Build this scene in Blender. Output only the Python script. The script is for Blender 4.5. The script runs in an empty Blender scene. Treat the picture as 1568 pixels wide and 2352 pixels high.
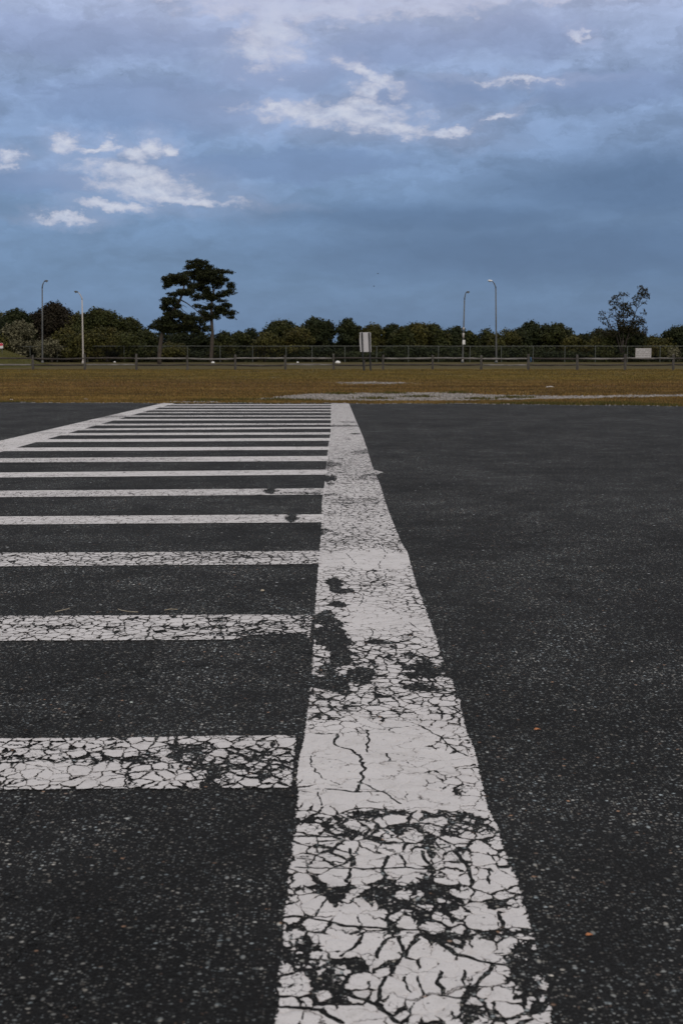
import bpy, bmesh, math, random
import numpy as np
from mathutils import Vector

random.seed(7)
rng = np.random.default_rng(11)
sc = bpy.context.scene
COL = sc.collection

# ------------------------------------------------------------------ camera geometry
# all measurements were taken on a 1568 x 2352 view of the photograph
F = 3267.0
TH = math.atan(390.0 / F)
H_ASPH = 1.06                                   # lens height above the asphalt below it


def ray(dx, dy):
    a = (dx - 784.0) / F
    b = (1176.0 - dy) / F
    return (a, math.cos(TH) + b * math.sin(TH), -math.sin(TH) + b * math.cos(TH))


_r = ray(784, 836)
SLOPE = -_r[2] / _r[1]                           # the asphalt falls gently away from the camera
_r = ray(784, 927)
_d = H_ASPH / (-_r[2] / _r[1] - SLOPE)
CZ = H_ASPH + 0.05 + SLOPE * _d
A0 = CZ - H_ASPH


def asph(dx, dy):
    r = ray(dx, dy)
    t = -H_ASPH / (r[2] + SLOPE * r[1])
    return (r[0] * t, r[1] * t)


def asph_z(y):
    return A0 - SLOPE * y


def gr(dx, dy):
    r = ray(dx, dy)
    t = -CZ / r[2]
    return (r[0] * t, r[1] * t)


def at(dx, dy, Y):
    r = ray(dx, dy)
    t = Y / r[1]
    return (r[0] * t, Y, CZ + r[2] * t)


def proj(x, y, z):
    """world -> measured view, numpy"""
    zz = z - CZ
    dep = y * math.cos(TH) - zz * math.sin(TH)
    up = y * math.sin(TH) + zz * math.cos(TH)
    return 784 + F * x / dep, 1176 - F * up / dep


# ------------------------------------------------------------------ numpy noise
def _hash(ix, iy, s):
    h = (ix.astype(np.int64) * 374761393 + iy.astype(np.int64) * 668265263 + s * 1442695041) & 0xffffffff
    h = ((h ^ (h >> 13)) * 1274126177) & 0xffffffff
    return ((h ^ (h >> 16)) & 0xffff) / 65535.0


def vnoise(x, y, s=0):
    x = np.asarray(x, float); y = np.asarray(y, float)
    ix = np.floor(x); iy = np.floor(y)
    fx = x - ix; fy = y - iy
    fx = fx * fx * (3 - 2 * fx); fy = fy * fy * (3 - 2 * fy)
    a = _hash(ix, iy, s); b = _hash(ix + 1, iy, s); c = _hash(ix, iy + 1, s); d = _hash(ix + 1, iy + 1, s)
    return (a * (1 - fx) + b * fx) * (1 - fy) + (c * (1 - fx) + d * fx) * fy


def fbm(x, y, s=0, o=4):
    t = 0; a = 0.5; n = 0
    for k in range(o):
        t = t + a * vnoise(x * 2 ** k, y * 2 ** k, s + k * 17); n += a; a *= 0.55
    return t / n


# ------------------------------------------------------------------ node helper
class NT:
    def __init__(self, tree):
        self.t = tree

    def node(self, typ, **kw):
        n = self.t.nodes.new(typ)
        for k, v in kw.items():
            setattr(n, k, v)
        return n

    def put(self, sock, v):
        if v is None:
            return
        if isinstance(v, bpy.types.NodeSocket):
            self.t.links.new(v, sock)
        elif isinstance(v, (int, float)):
            try:
                sock.default_value = v
            except TypeError:
                sock.default_value = (v, v, v)
        else:
            v = tuple(v)
            if sock.type == 'RGBA' and len(v) == 3:
                v = v + (1,)
            sock.default_value = v

    def m(self, op, a, b=None, c=None, clamp=False):
        n = self.node('ShaderNodeMath', operation=op, use_clamp=clamp)
        self.put(n.inputs[0], a); self.put(n.inputs[1], b); self.put(n.inputs[2], c)
        return n.outputs[0]

    def v(self, op, a, b=None):
        n = self.node('ShaderNodeVectorMath', operation=op)
        self.put(n.inputs[0], a); self.put(n.inputs[1], b)
        return n.outputs['Value'] if op in ('LENGTH', 'DOT_PRODUCT', 'DISTANCE') else n.outputs[0]

    def mix(self, f, a, b, blend='MIX'):
        n = self.node('ShaderNodeMix', data_type='RGBA', blend_type=blend)
        self.put(n.inputs[0], f); self.put(n.inputs[6], a); self.put(n.inputs[7], b)
        return n.outputs[2]

    def mixf(self, f, a, b):
        n = self.node('ShaderNodeMix', data_type='FLOAT')
        self.put(n.inputs[0], f); self.put(n.inputs[2], a); self.put(n.inputs[3], b)
        return n.outputs[0]

    def mapr(self, v, a, b, c=0.0, d=1.0, smooth=False):
        n = self.node('ShaderNodeMapRange')
        if smooth:
            n.interpolation_type = 'SMOOTHSTEP'
        for i, x in enumerate((v, a, b, c, d)):
            self.put(n.inputs[i], x)
        return n.outputs[0]

    def noise(self, vec, scale, detail=3, rough=0.55, dist=0.0):
        n = self.node('ShaderNodeTexNoise')
        self.put(n.inputs['Vector'], vec); self.put(n.inputs['Scale'], scale)
        self.put(n.inputs['Detail'], detail); self.put(n.inputs['Roughness'], rough)
        self.put(n.inputs['Distortion'], dist)
        return n.outputs['Fac'], n.outputs['Color']

    def voro(self, vec, scale, feature='F1', rand=1.0):
        n = self.node('ShaderNodeTexVoronoi', feature=feature)
        self.put(n.inputs['Vector'], vec); self.put(n.inputs['Scale'], scale)
        self.put(n.inputs['Randomness'], rand)
        return n

    def attr(self, name):
        return self.node('ShaderNodeAttribute', attribute_name=name).outputs['Fac']

    def xyz(self, x, y, z):
        n = self.node('ShaderNodeCombineXYZ')
        self.put(n.inputs[0], x); self.put(n.inputs[1], y); self.put(n.inputs[2], z)
        return n.outputs[0]

    def sep(self, v):
        n = self.node('ShaderNodeSeparateXYZ')
        self.put(n.inputs[0], v)
        return n.outputs

    def bump(self, h, strength, dist):
        n = self.node('ShaderNodeBump')
        self.put(n.inputs['Height'], h); n.inputs['Strength'].default_value = strength
        n.inputs['Distance'].default_value = dist
        return n.outputs[0]


def new_mat(name):
    m = bpy.data.materials.new(name)
    m.use_nodes = True
    t = m.node_tree
    b = t.nodes['Principled BSDF']
    return m, NT(t), b, t.nodes['Material Output']


def pos(N):
    return N.node('ShaderNodeNewGeometry').outputs['Position']


def simple(name, col, rough=0.7, var=0.25, scale=6.0, metal=0.0, spec=0.4, stretch=(1, 1, 1)):
    m, N, b, o = new_mat(name)
    p = N.v('MULTIPLY', N.node('ShaderNodeTexCoord').outputs['Object'], stretch)
    f, _ = N.noise(p, scale, 5, 0.6)
    f2 = N.mapr(f, 0.3, 0.7)
    N.put(b.inputs['Base Color'], N.mix(f2, [c * (1 - var) for c in col], [min(1, c * (1 + var)) for c in col]))
    b.inputs['Roughness'].default_value = rough
    b.inputs['Metallic'].default_value = metal
    b.inputs['Specular IOR Level'].default_value = spec
    N.put(b.inputs['Normal'], N.bump(f, 0.3, 0.01))
    return m


# ------------------------------------------------------------------ asphalt
def asphalt_nodes(N, p):
    """returns colour, height"""
    ps = N.sep(p)
    flat = N.xyz(ps[0], ps[1], 0)
    v1 = N.voro(flat, 150)
    r1 = N.sep(v1.outputs['Color'])
    v2 = N.voro(flat, 85)
    r2 = N.sep(v2.outputs['Color'])
    v3 = N.voro(N.v('MULTIPLY', flat, (1, .5, 1)), 34)
    r3 = N.sep(v3.outputs['Color'])
    base, _ = N.noise(flat, 260, 3, 0.7)
    big, _ = N.noise(flat, 0.45, 4, 0.55)
    mid, _ = N.noise(flat, 2.6, 5, 0.65)
    fine = N.mapr(base, 0.3, 0.7, 0.003, 0.024)
    # exposed stone grains
    g1 = N.m('MULTIPLY', N.mapr(r1[0], 0.60, 1.0), N.mapr(v1.outputs['Distance'], 0.25, 0.55, 1, 0))
    g2 = N.m('MULTIPLY', N.mapr(r2[0], 0.84, 1.0), N.mapr(v2.outputs['Distance'], 0.2, 0.5, 1, 0))
    g3 = N.m('MULTIPLY', N.mapr(r3[0], 0.83, .97), N.mapr(v3.outputs['Distance'], 0.08, 0.20, 1, 0))
    v4 = N.voro(flat, 16)
    r4 = N.sep(v4.outputs['Color'])
    g4 = N.m('MULTIPLY', N.mapr(r4[0], 0.86, .96), N.mapr(v4.outputs['Distance'], 0.06, 0.16, 1, 0))
    wornf = N.mapr(mid, 0.35, 0.65, 0.35, 1.5)
    gs = N.m('ADD', N.m('MULTIPLY', g1, 0.19), N.m('MULTIPLY', g2, 0.36))
    gs = N.m('ADD', gs, N.m('MULTIPLY', g3, 0.30))
    wear2, _ = N.noise(N.v('ADD', N.v('MULTIPLY', flat, (1, .55, 1)), (5, 8, 0)), 0.9, 4, 0.6)
    gs = N.m('MULTIPLY', gs, N.m('MULTIPLY', wornf, N.mapr(wear2, .35, .65, .6, 1.45)))
    tint = N.mix(r2[1], (1.0, 0.95, 0.86), (0.80, 0.97, 1.08))
    tint = N.mix(N.mapr(r2[2], .975, .99), tint, (1.0, .62, .42))
    cg = N.mix(1.0, N.xyz(gs, gs, gs), tint, 'MULTIPLY')
    lum = N.m('MULTIPLY', fine, N.mapr(N.m('ADD', N.m('MULTIPLY', big, .5), N.m('MULTIPLY', wear2, .5)), 0.35, 0.65, 0.65, 1.5))
    lum = N.m('MULTIPLY', lum, N.mapr(mid, 0.3, 0.7, 0.8, 1.2))
    gr2, _ = N.noise(flat, 95, 3, 0.7)
    lum = N.m('MULTIPLY', lum, N.mapr(gr2, .3, .7, .45, 1.6))
    lum = N.m('ADD', lum, N.m('MULTIPLY', N.m('MULTIPLY', g4, N.mapr(ps[1], 4, 8)), 0.70))
    cb = N.mix(1.0, N.xyz(lum, lum, lum), (.80, .84, .90), 'MULTIPLY')
    # worn, paler lanes running away from the camera
    col = N.mix(1.0, cb, cg, 'ADD')
    hgt = N.m('ADD', N.m('MULTIPLY', v1.outputs['Distance'], -0.6), N.m('MULTIPLY', base, 0.8))
    return col, hgt


def hairline(N, flat, scale, off, lo, hi, wid):
    """long wandering cracks that open and close"""
    p2 = N.v('ADD', flat, off)
    _, wc = N.noise(p2, scale * 3, 5, 0.65)
    pw = N.v('ADD', p2, N.v('MULTIPLY', N.v('SUBTRACT', wc, (.5, .5, .5)), (.45 / scale, .45 / scale, 0)))
    e = N.voro(pw, scale, 'DISTANCE_TO_EDGE').outputs['Distance']
    gate, _ = N.noise(p2, scale * .7, 2, 0.5)
    w = N.m('MULTIPLY', N.mapr(gate, lo, hi), wid * scale)
    return N.mapr(e, 0, N.m('ADD', w, 1e-5), 1, 0)


M_ASPH, N, b, o = new_mat('asphalt')
p = pos(N)
c, h = asphalt_nodes(N, p)
ps = N.sep(p)
flat = N.xyz(ps[0], ps[1], 0)
hl = hairline(N, flat, 0.8, (3.3, 1.7, 0), .48, .60, .008)
c = N.mix(N.m('MULTIPLY', hl, .85), c, (.003, .003, .003))
N.put(b.inputs['Base Color'], c)
b.inputs['Roughness'].default_value = 0.95
b.inputs['Specular IOR Level'].default_value = 0.12
N.put(b.inputs['Normal'], N.bump(N.m('SUBTRACT', h, N.m('MULTIPLY', hl, 3)), 0.6, 0.004))

# ------------------------------------------------------------------ paint
M_PAINT, N, b, out = new_mat('worn_white_paint')
p = pos(N)
ps = N.sep(p)
flat = N.xyz(ps[0], ps[1], 0)
wear = N.attr('wear')
edge = N.attr('edge')
crk = N.attr('crk')
nw, _ = N.noise(flat, 9, 3, 0.6)
wr = N.m('ADD', wear, N.mapr(nw, 0.3, 0.7, -0.13, 0.13))
_, wc = N.noise(flat, 26, 3, 0.6)
wv = N.v('MULTIPLY', N.v('SUBTRACT', wc, (.5, .5, .5)), (.035, .05, 0))
pw = N.v('MULTIPLY', N.v('ADD', flat, wv), (1, .62, 1))
E1 = N.voro(pw, 21, 'DISTANCE_TO_EDGE').outputs['Distance']
_, wc2 = N.noise(flat, 110, 2, 0.6)
wv2 = N.v('MULTIPLY', N.v('SUBTRACT', wc2, (.5, .5, .5)), (.012, .016, 0))
pw2 = N.v('MULTIPLY', N.v('ADD', flat, wv2), (1, .7, 1))
E2 = N.voro(pw2, 50, 'DISTANCE_TO_EDGE').outputs['Distance']
pw0 = N.v('MULTIPLY', N.v('ADD', N.v('ADD', flat, (7.1, 3.3, 0)), N.v('MULTIPLY', wv, (1.6, 1.6, 0))), (.85, 1.3, 1))
E0 = N.voro(pw0, 7.5, 'DISTANCE_TO_EDGE').outputs['Distance']
thin, _ = N.noise(flat, 5, 2, 0.5)
wc_r, _ = N.noise(N.v('ADD', flat, (2, 4, 0)), 30, 3, 0.6)
w1 = N.mapr(wr, 0.02, 0.95, -0.025, 0.19)
w2 = N.mapr(wr, 0.30, 1.15, -0.05, 0.42)
wvar, _ = N.noise(N.v('ADD', flat, (9, 1, 0)), 22, 3, .6)
w1 = N.m('MULTIPLY', w1, N.mapr(wvar, .32, .68, .25, 1.7))
k1 = N.mapr(N.m('SUBTRACT', E1, w1), 0.0, 0.03)
k2 = N.mapr(N.m('SUBTRACT', E2, w2), 0.0, 0.06)
w0 = N.m('SUBTRACT', N.m('MULTIPLY', N.mapr(thin, 0.38, 0.60), N.mapr(wr, -.2, .7, 0.006, 0.034)), .008)
k0 = N.mapr(N.m('SUBTRACT', E0, w0), 0.0, 0.012)
fn, _ = N.noise(flat, 170, 4, 0.7)
kn = N.mapr(N.m('SUBTRACT', fn, N.mapr(wr, 0.15, 1.1, 0.28, 0.58)), -0.01, 0.03)
en, _ = N.noise(flat, 75, 4, 0.7)
en2, _ = N.noise(flat, 14, 2, 0.5)
ed = N.m('ADD', edge, N.m('MULTIPLY', N.m('SUBTRACT', en, 0.5), N.mapr(wr, 0, .8, .018, .05)))
ed = N.m('ADD', ed, N.m('MULTIPLY', N.m('SUBTRACT', en2, 0.5), 0.016))
ke = N.mapr(ed, 0.0, 0.003)
cn, _ = N.noise(flat, 60, 3, 0.6)
kc = N.mapr(N.m('ADD', crk, N.m('MULTIPLY', N.m('SUBTRACT', cn, .5), .006)), 0.0, 0.0015)
# wholly bare where wear is past one
kb = N.mapr(N.m('ADD', N.m('ADD', wear, N.m('MULTIPLY', N.m('SUBTRACT', en, .5), 1.5)), N.m('MULTIPLY', N.m('SUBTRACT', wc_r, .5), 1.1)), 1.05, 1.12, 1, 0)
mask = N.m('MULTIPLY', k1, k2)
for k in (k0, kn, ke, kc, kb):
    mask = N.m('MULTIPLY', mask, k)
mask = N.m('GREATER_THAN', mask, 0.5)
tn, _ = N.noise(flat, 3, 5, 0.65)
gn, _ = N.noise(flat, 320, 2, 0.6)
pc = N.mix(N.mapr(tn, .3, .7), (.535, .53, .548), (.635, .628, .648))
pc = N.mix(N.mapr(gn, .35, .7, 0, .45), pc, (.38, .375, .385))
dt, _ = N.noise(N.v('ADD', flat, (2, 6, 0)), 11, 6, .72)
pc = N.mix(N.mapr(dt, .50, .72, 0, .42), pc, (.30, .285, .275))
pit, _ = N.noise(flat, 150, 3, .7)
pc = N.mix(N.mapr(pit, .60, .68, 0, .55), pc, (.14, .135, .13))
# rusty grime along hairlines in the smooth plates
near = N.m('MULTIPLY', N.mapr(N.m('SUBTRACT', E1, w1), 0, .05, 1, 0), .28)
pc = N.mix(near, pc, (.36, .27, .22))
hl = N.m('MULTIPLY', N.mapr(E1, 0.0, 0.010, 1, 0), N.m('MULTIPLY', N.mapr(wr, .10, .32), N.mapr(thin, .42, .56)))
pc = N.mix(N.m('MULTIPLY', hl, .6), pc, (.12, .10, .095))
hb = N.m('MULTIPLY', N.mapr(E0, 0.002, 0.016, 1, 0), N.mapr(thin, .36, .50))
pc = N.mix(N.m('MULTIPLY', hb, .65), pc, (.10, .075, .06))
fl, _ = N.noise(flat, 38, 5, .7)
pc = N.mix(N.m('MULTIPLY', N.mapr(fl, .56, .72), N.mapr(wr, 0, .5, .15, .6)), pc, (.22, .22, .23))
sp = N.voro(flat, 40)
spm = N.m('MULTIPLY', N.mapr(sp.outputs['Distance'], .10, .14, 1, 0), N.m('GREATER_THAN', N.sep(sp.outputs['Color'])[0], .72))
pc = N.mix(N.m('MULTIPLY', spm, .8), pc, (.05, .05, .05))
N.put(b.inputs['Base Color'], pc)
b.inputs['Roughness'].default_value = 0.75
b.inputs['Specular IOR Level'].default_value = 0.3
N.put(b.inputs['Normal'], N.bump(N.m('ADD', gn, N.m('MULTIPLY', N.mapr(E1, 0, .12), 1.5)), 0.35, 0.003))
tr = N.node('ShaderNodeBsdfTransparent')
ms = N.node('ShaderNodeMixShader')
N.put(ms.inputs[0], mask); N.put(ms.inputs[1], tr.outputs[0]); N.put(ms.inputs[2], b.outputs[0])
N.t.links.new(ms.outputs[0], out.inputs[0])

# ------------------------------------------------------------------ ground materials


def grass_colour(N, p):
    ps = N.sep(p)
    flat = N.xyz(ps[0], ps[1], 0)
    st = N.v('MULTIPLY', flat, (.18, 1, 1))
    a, _ = N.noise(st, 0.30, 5, 0.65)
    a2, _ = N.noise(N.v('ADD', st, (31, 5, 0)), 0.9, 5, 0.7)
    a3, _ = N.noise(N.v('ADD', flat, (3, 55, 0)), 5.0, 4, 0.7)
    y = N.m('ADD', ps[1], N.m('MULTIPLY', N.m('SUBTRACT', a, .5), 16))
    green = N.mapr(y, 58, 68)
    c = N.mix(N.mapr(a2, .35, .65), (.165, .094, .030), (.260, .165, .050))
    red = N.m('MULTIPLY', N.mapr(y, 46, 52), N.mapr(a2, .38, .58))
    c = N.mix(N.m('MULTIPLY', red, .8), c, (.170, .082, .044))
    c = N.mix(N.m('MULTIPLY', N.mapr(a3, .47, .60), .8), c, (.085, .080, .018))
    c = N.mix(N.m('MULTIPLY', N.mapr(a3, .50, .36), .5), c, (.055, .034, .022))
    g = N.mix(N.mapr(a2, .35, .65), (.105, .092, .019), (.165, .125, .026))
    c = N.mix(N.m('MULTIPLY', green, .92), c, g)
    bd, _ = N.noise(N.v('MULTIPLY', flat, (.07, .9, 1)), .5, 4, .6)
    c = N.mix(N.mapr(bd, .48, .62, 0, .55), c, (.050, .034, .017))
    c = N.mix(N.mapr(bd, .46, .34, 0, .5), c, (.270, .200, .060))
    a4, _ = N.noise(N.v('ADD', N.v('MULTIPLY', flat, (.30, 1, 1)), (7, 2, 0)), 1.5, 4, .65)
    c = N.mix(N.mapr(a4, .52, .66, 0, .8), c, (.042, .028, .016))
    c = N.mix(N.mapr(a4, .46, .34, 0, .6), c, (.340, .225, .080))
    far = N.mapr(y, 86, 98)
    c = N.mix(N.m('MULTIPLY', far, .9), c, (.070, .060, .020))
    return c, flat, a3


M_GROUND, N, b, o = new_mat('dry_turf_ground')
p = pos(N)
c, flat, a3 = grass_colour(N, p)
gv = N.attr('gravel')
ge, _ = N.noise(N.v('MULTIPLY', flat, (.5, 1, 1)), 3.5, 5, 0.75)
gm = N.mapr(N.m('ADD', gv, N.m('MULTIPLY', N.m('SUBTRACT', ge, .5), 2.6)), .62, .85)
vg = N.voro(flat, 22)
gc = N.mix(N.sep(vg.outputs['Color'])[0], (.12, .115, .112), (.36, .345, .34))
fg, _ = N.noise(flat, 14, 4, .7)
c = N.mix(N.mapr(fg, .35, .65, 0, .5), c, (.03, .022, .012))
N.put(b.inputs['Base Color'], N.mix(gm, c, gc))
b.inputs['Roughness'].default_value = 0.95
b.inputs['Specular IOR Level'].default_value = 0.15
N.put(b.inputs['Normal'], N.bump(fg, 0.8, 0.05))

M_GRASS, N, b, o = new_mat('dry_grass_blades')
c, flat, a3 = grass_colour(N, pos(N))
t = N.attr('tone')
c = N.mix(N.mapr(t, 0, 1, 0, .30), c, (.34, .23, .09))
c = N.mix(N.mapr(t, .5, 0, 0, .5), c, (.03, .03, .012))
N.put(b.inputs['Base Color'], c)
b.inputs['Roughness'].default_value = 0.8
b.inputs['Specular IOR Level'].default_value = 0.15

M_TUFT, N, b, o = new_mat('green_grass_tufts')
t = N.attr('tone')
N.put(b.inputs['Base Color'], N.mix(t, (.035, .045, .012), (.17, .13, .04)))
b.inputs['Roughness'].default_value = 0.8
b.inputs['Specular IOR Level'].default_value = 0.15


def foliage(name, dark, light, var=(0.2, 0.12, 0.05), vf=0.1):
    m, N, b, o = new_mat(name)
    t = N.attr('tone')
    nz, _ = N.noise(pos(N), 1.1, 3, .6)
    c = N.mix(t, dark, light)
    c = N.mix(N.m('MULTIPLY', N.mapr(nz, .52, .68), vf * 3), c, var)
    c = N.mix(1.0, c, (.92, 1.0, .90), 'MULTIPLY')
    N.put(b.inputs['Base Color'], c)
    b.inputs['Roughness'].default_value = 0.75
    b.inputs['Specular IOR Level'].default_value = 0.2
    return m


FOL = {
    'green': foliage('green_leaves', (0.0132, 0.0185, 0.0066), (0.0561, 0.0581, 0.0158), (0.0825, 0.0561, 0.0145)),
    'dark': foliage('dark_green_leaves', (0.0079, 0.0132, 0.0059), (0.0330, 0.0396, 0.0132), (0.0495, 0.0409, 0.0119)),
    'olive': foliage('olive_leaves', (0.0224, 0.0238, 0.0079), (0.0891, 0.0792, 0.0211), (0.1089, 0.0693, 0.0185)),
    'brown': foliage('bronze_leaves', (0.0119, 0.0092, 0.0066), (0.0304, 0.0211, 0.0132), (0.0211, 0.0211, 0.0092)),
    'pale': foliage('pale_grey_leaves', (0.0396, 0.0383, 0.0211), (0.2178, 0.1914, 0.1386), (0.0792, 0.0660, 0.0330)),
    'pine': foliage('pine_needles', (0.0066, 0.0099, 0.0046), (0.0290, 0.0330, 0.0099), (0.0462, 0.0363, 0.0092), .1),
    'rust': foliage('autumn_leaves', (0.0158, 0.0145, 0.0079), (0.0528, 0.0436, 0.0198), (0.0330, 0.0363, 0.0132)),
}
M_BARK = simple('grey_brown_bark', (.060, .050, .043), 0.9, 0.45, 9, stretch=(1, 1, .3))
M_DBARK = simple('dark_bark', (.030, .025, .022), 0.9, 0.4, 9, stretch=(1, 1, .3))
M_RAIL = simple('weathered_fence_wood', (.15, .145, .145), 0.85, 0.5, 7, stretch=(.25, 1, 1))
M_RAILD = simple('dark_fence_wood', (.045, .040, .038), 0.9, 0.45, 7, stretch=(.25, 1, 1))
M_POST = simple('grey_post_wood', (.065, .062, .060), 0.9, 0.45, 9, stretch=(1, 1, .3))
M_GALV = simple('galvanised_pipe', (.10, .112, .106), 0.5, 0.2, 5, metal=.3)
M_POLE = simple('dull_steel_pole', (.10, .105, .105), 0.5, 0.2, 3, metal=.3, stretch=(1, 1, .4))
M_POLEW = simple('pale_painted_pole', (.42, .40, .39), 0.5, 0.15, 3, stretch=(1, 1, .4))
M_HEADD = simple('dark_lamp_housing', (.05, .055, .06), 0.4, 0.2, 8)
M_HEADW = simple('white_lamp_housing', (.75, .76, .78), 0.35, 0.1, 8)
M_GLASSY = simple('lamp_lens', (.40, .42, .44), 0.2, 0.1, 8, spec=.6)
M_SIGNG = simple('unpainted_sign_back', (.52, .53, .58), 0.5, 0.08, 2)
M_CHANNEL = simple('dark_sign_channel', (.022, .024, .028), 0.6, 0.2, 8)
M_WHITE = simple('white_plastic', (.72, .73, .74), 0.5, 0.08, 20)
M_RED = simple('red_sign_paint', (.50, .045, .08), 0.5, 0.15, 4)
M_BLUE = simple('blue_cloth', (.06, .14, .30), 0.8, 0.3, 20)
M_STONE = simple('pale_stone', (.45, .43, .40), 0.85, 0.3, 25)
M_LEAF = simple('orange_dry_leaf', (.42, .17, .07), 0.7, 0.3, 60)
M_TWIG = simple('straw_twig', (.36, .32, .25), 0.8, 0.25, 60)
M_PEBBLE = simple('grey_green_pebble', (.33, .38, .37), 0.8, 0.3, 60)
M_BIRD = simple('dark_feathers', (.02, .02, .022), 0.8, 0.2, 20)

# a board of rows of small grey print, too far to read
M_PRINT, N, b, o = new_mat('printed_board')
oc = N.node('ShaderNodeTexCoord').outputs['Object']
os_ = N.sep(oc)
row = N.m('FRACT', N.m('MULTIPLY', os_[2], 6.2))
rmask = N.m('MULTIPLY', N.m('GREATER_THAN', row, .38), N.m('LESS_THAN', row, .80))
wn, _ = N.noise(N.v('MULTIPLY', oc, (22, 1, 6)), 1.0, 2, .5)
wm = N.m('MULTIPLY', rmask, N.m('GREATER_THAN', wn, .44))
N.put(b.inputs['Base Color'], N.mix(wm, (.46, .46, .48), (.17, .16, .16)))
b.inputs['Roughness'].default_value = .5

# chain-link fabric: diamond wires on an open sheet
M_LINK, N, b, out = new_mat('chain_link_wire')
oc = N.sep(N.node('ShaderNodeTexCoord').outputs['Object'])


def wire(sgn):
    u = N.m('MULTIPLY', N.m('ADD', oc[0], N.m('MULTIPLY', oc[2], sgn)), 1 / 0.075)
    return N.m('LESS_THAN', N.m('ABSOLUTE', N.m('SUBTRACT', N.m('FRACT', u), .5)), 0.016)


wm = N.m('MAXIMUM', wire(1), wire(-1))
b.inputs['Base Color'].default_value = (.03, .038, .034, 1)
b.inputs['Roughness'].default_value = .6
tr = N.node('ShaderNodeBsdfTransparent')
ms = N.node('ShaderNodeMixShader')
N.put(ms.inputs[0], wm); N.put(ms.inputs[1], tr.outputs[0]); N.put(ms.inputs[2], b.outputs[0])
N.t.links.new(ms.outputs[0], out.inputs[0])


# ------------------------------------------------------------------ object helpers
def tag(o, label=None, cat=None, group=None, kind=None):
    if label: o['label'] = label
    if cat: o['category'] = cat
    if group: o['group'] = group
    if kind: o['kind'] = kind
    return o


def empty(name, loc, label, cat, group=None):
    o = bpy.data.objects.new(name, None)
    COL.objects.link(o)
    o.location = loc
    o.empty_display_size = .2
    return tag(o, label, cat, group)


def mesh_np(name, V, Fc, mat, parent=None, attrs=None, fattrs=None, smooth=False):
    V = np.asarray(V, np.float32)
    Fc = np.asarray(Fc, np.int32)
    k = Fc.shape[1]
    me = bpy.data.meshes.new(name)
    me.vertices.add(len(V)); me.vertices.foreach_set('co', V.ravel())
    me.loops.add(Fc.size); me.loops.foreach_set('vertex_index', Fc.ravel())
    me.polygons.add(len(Fc))
    me.polygons.foreach_set('loop_start', np.arange(0, Fc.size, k, dtype=np.int32))
    me.polygons.foreach_set('use_smooth', np.full(len(Fc), smooth))
    me.update(calc_edges=True)
    for nm, a in (attrs or {}).items():
        at_ = me.attributes.new(nm, 'FLOAT', 'POINT'); at_.data.foreach_set('value', np.asarray(a, np.float32).ravel())
    for nm, a in (fattrs or {}).items():
        at_ = me.attributes.new(nm, 'FLOAT', 'FACE'); at_.data.foreach_set('value', np.asarray(a, np.float32).ravel())
    me.materials.append(mat)
    o = bpy.data.objects.new(name, me)
    COL.objects.link(o)
    if parent: o.parent = parent
    return o


def obj(name, bm, mat, parent=None, smooth=False, loc=None):
    me = bpy.data.meshes.new(name)
    bmesh.ops.recalc_face_normals(bm, faces=bm.faces)
    bm.to_mesh(me); bm.free()
    for p_ in me.polygons: p_.use_smooth = smooth
    me.materials.append(mat)
    o = bpy.data.objects.new(name, me)
    COL.objects.link(o)
    if parent: o.parent = parent
    if loc: o.location = loc
    return o


def grid_faces(nr, nc):
    i = np.arange(nr - 1)[:, None] * nc + np.arange(nc - 1)[None, :]
    return np.stack([i, i + 1, i + nc + 1, i + nc], -1).reshape(-1, 4)


def tube(bm, pts, rad, seg=8, cap=True, jit=0.0):
    pts = [Vector(p_) for p_ in pts]
    rings = []
    up = Vector((.13, .97, .21)).normalized()
    for i, p_ in enumerate(pts):
        d = (pts[min(i + 1, len(pts) - 1)] - pts[max(i - 1, 0)]).normalized()
        a = d.cross(up)
        if a.length < .1: a = d.cross(Vector((1, 0, 0)))
        a.normalize(); b_ = d.cross(a).normalized()
        r = rad[i] if isinstance(rad, (list, tuple)) else rad
        rings.append([bm.verts.new(p_ + (a * math.cos(q) + b_ * math.sin(q)) * r * (1 + random.uniform(-jit, jit)))
                      for q in [2 * math.pi * k / seg for k in range(seg)]])
    for r0, r1 in zip(rings, rings[1:]):
        for k in range(seg):
            bm.faces.new((r0[k], r0[(k + 1) % seg], r1[(k + 1) % seg], r1[k]))
    if cap:
        bm.faces.new(rings[0][::-1]); bm.faces.new(rings[-1])
    return bm


def box(bm, c, s, bev=0.0, rz=0.0):
    g = bmesh.ops.create_cube(bm, size=1)
    vs = g['verts']
    bmesh.ops.scale(bm, vec=s, verts=vs)
    if bev:
        es = list({e for v_ in vs for e in v_.link_edges})
        r = bmesh.ops.bevel(bm, geom=es, offset=bev, segments=2, affect='EDGES')
        vs = list({v_ for f_ in r['faces'] for v_ in f_.verts} | {v_ for v_ in vs if v_.is_valid})
    if rz:
        from mathutils import Matrix
        bmesh.ops.rotate(bm, cent=(0, 0, 0), matrix=Matrix.Rotation(rz, 3, 'Z'), verts=vs)
    bmesh.ops.translate(bm, vec=c, verts=vs)
    return bm


def stone_bm(r, sx=1, sy=1, sz=.7, seed=0, sub=2, rough=.18):
    bm = bmesh.new()
    bmesh.ops.create_icosphere(bm, subdivisions=sub, radius=r)
    rd = random.Random(seed)
    for v_ in bm.verts:
        k = 1 + rd.uniform(-rough, rough)
        v_.co = Vector((v_.co.x * sx * k, v_.co.y * sy * k, max(v_.co.z * sz * k, -r * .25)))
    return bm


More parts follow.
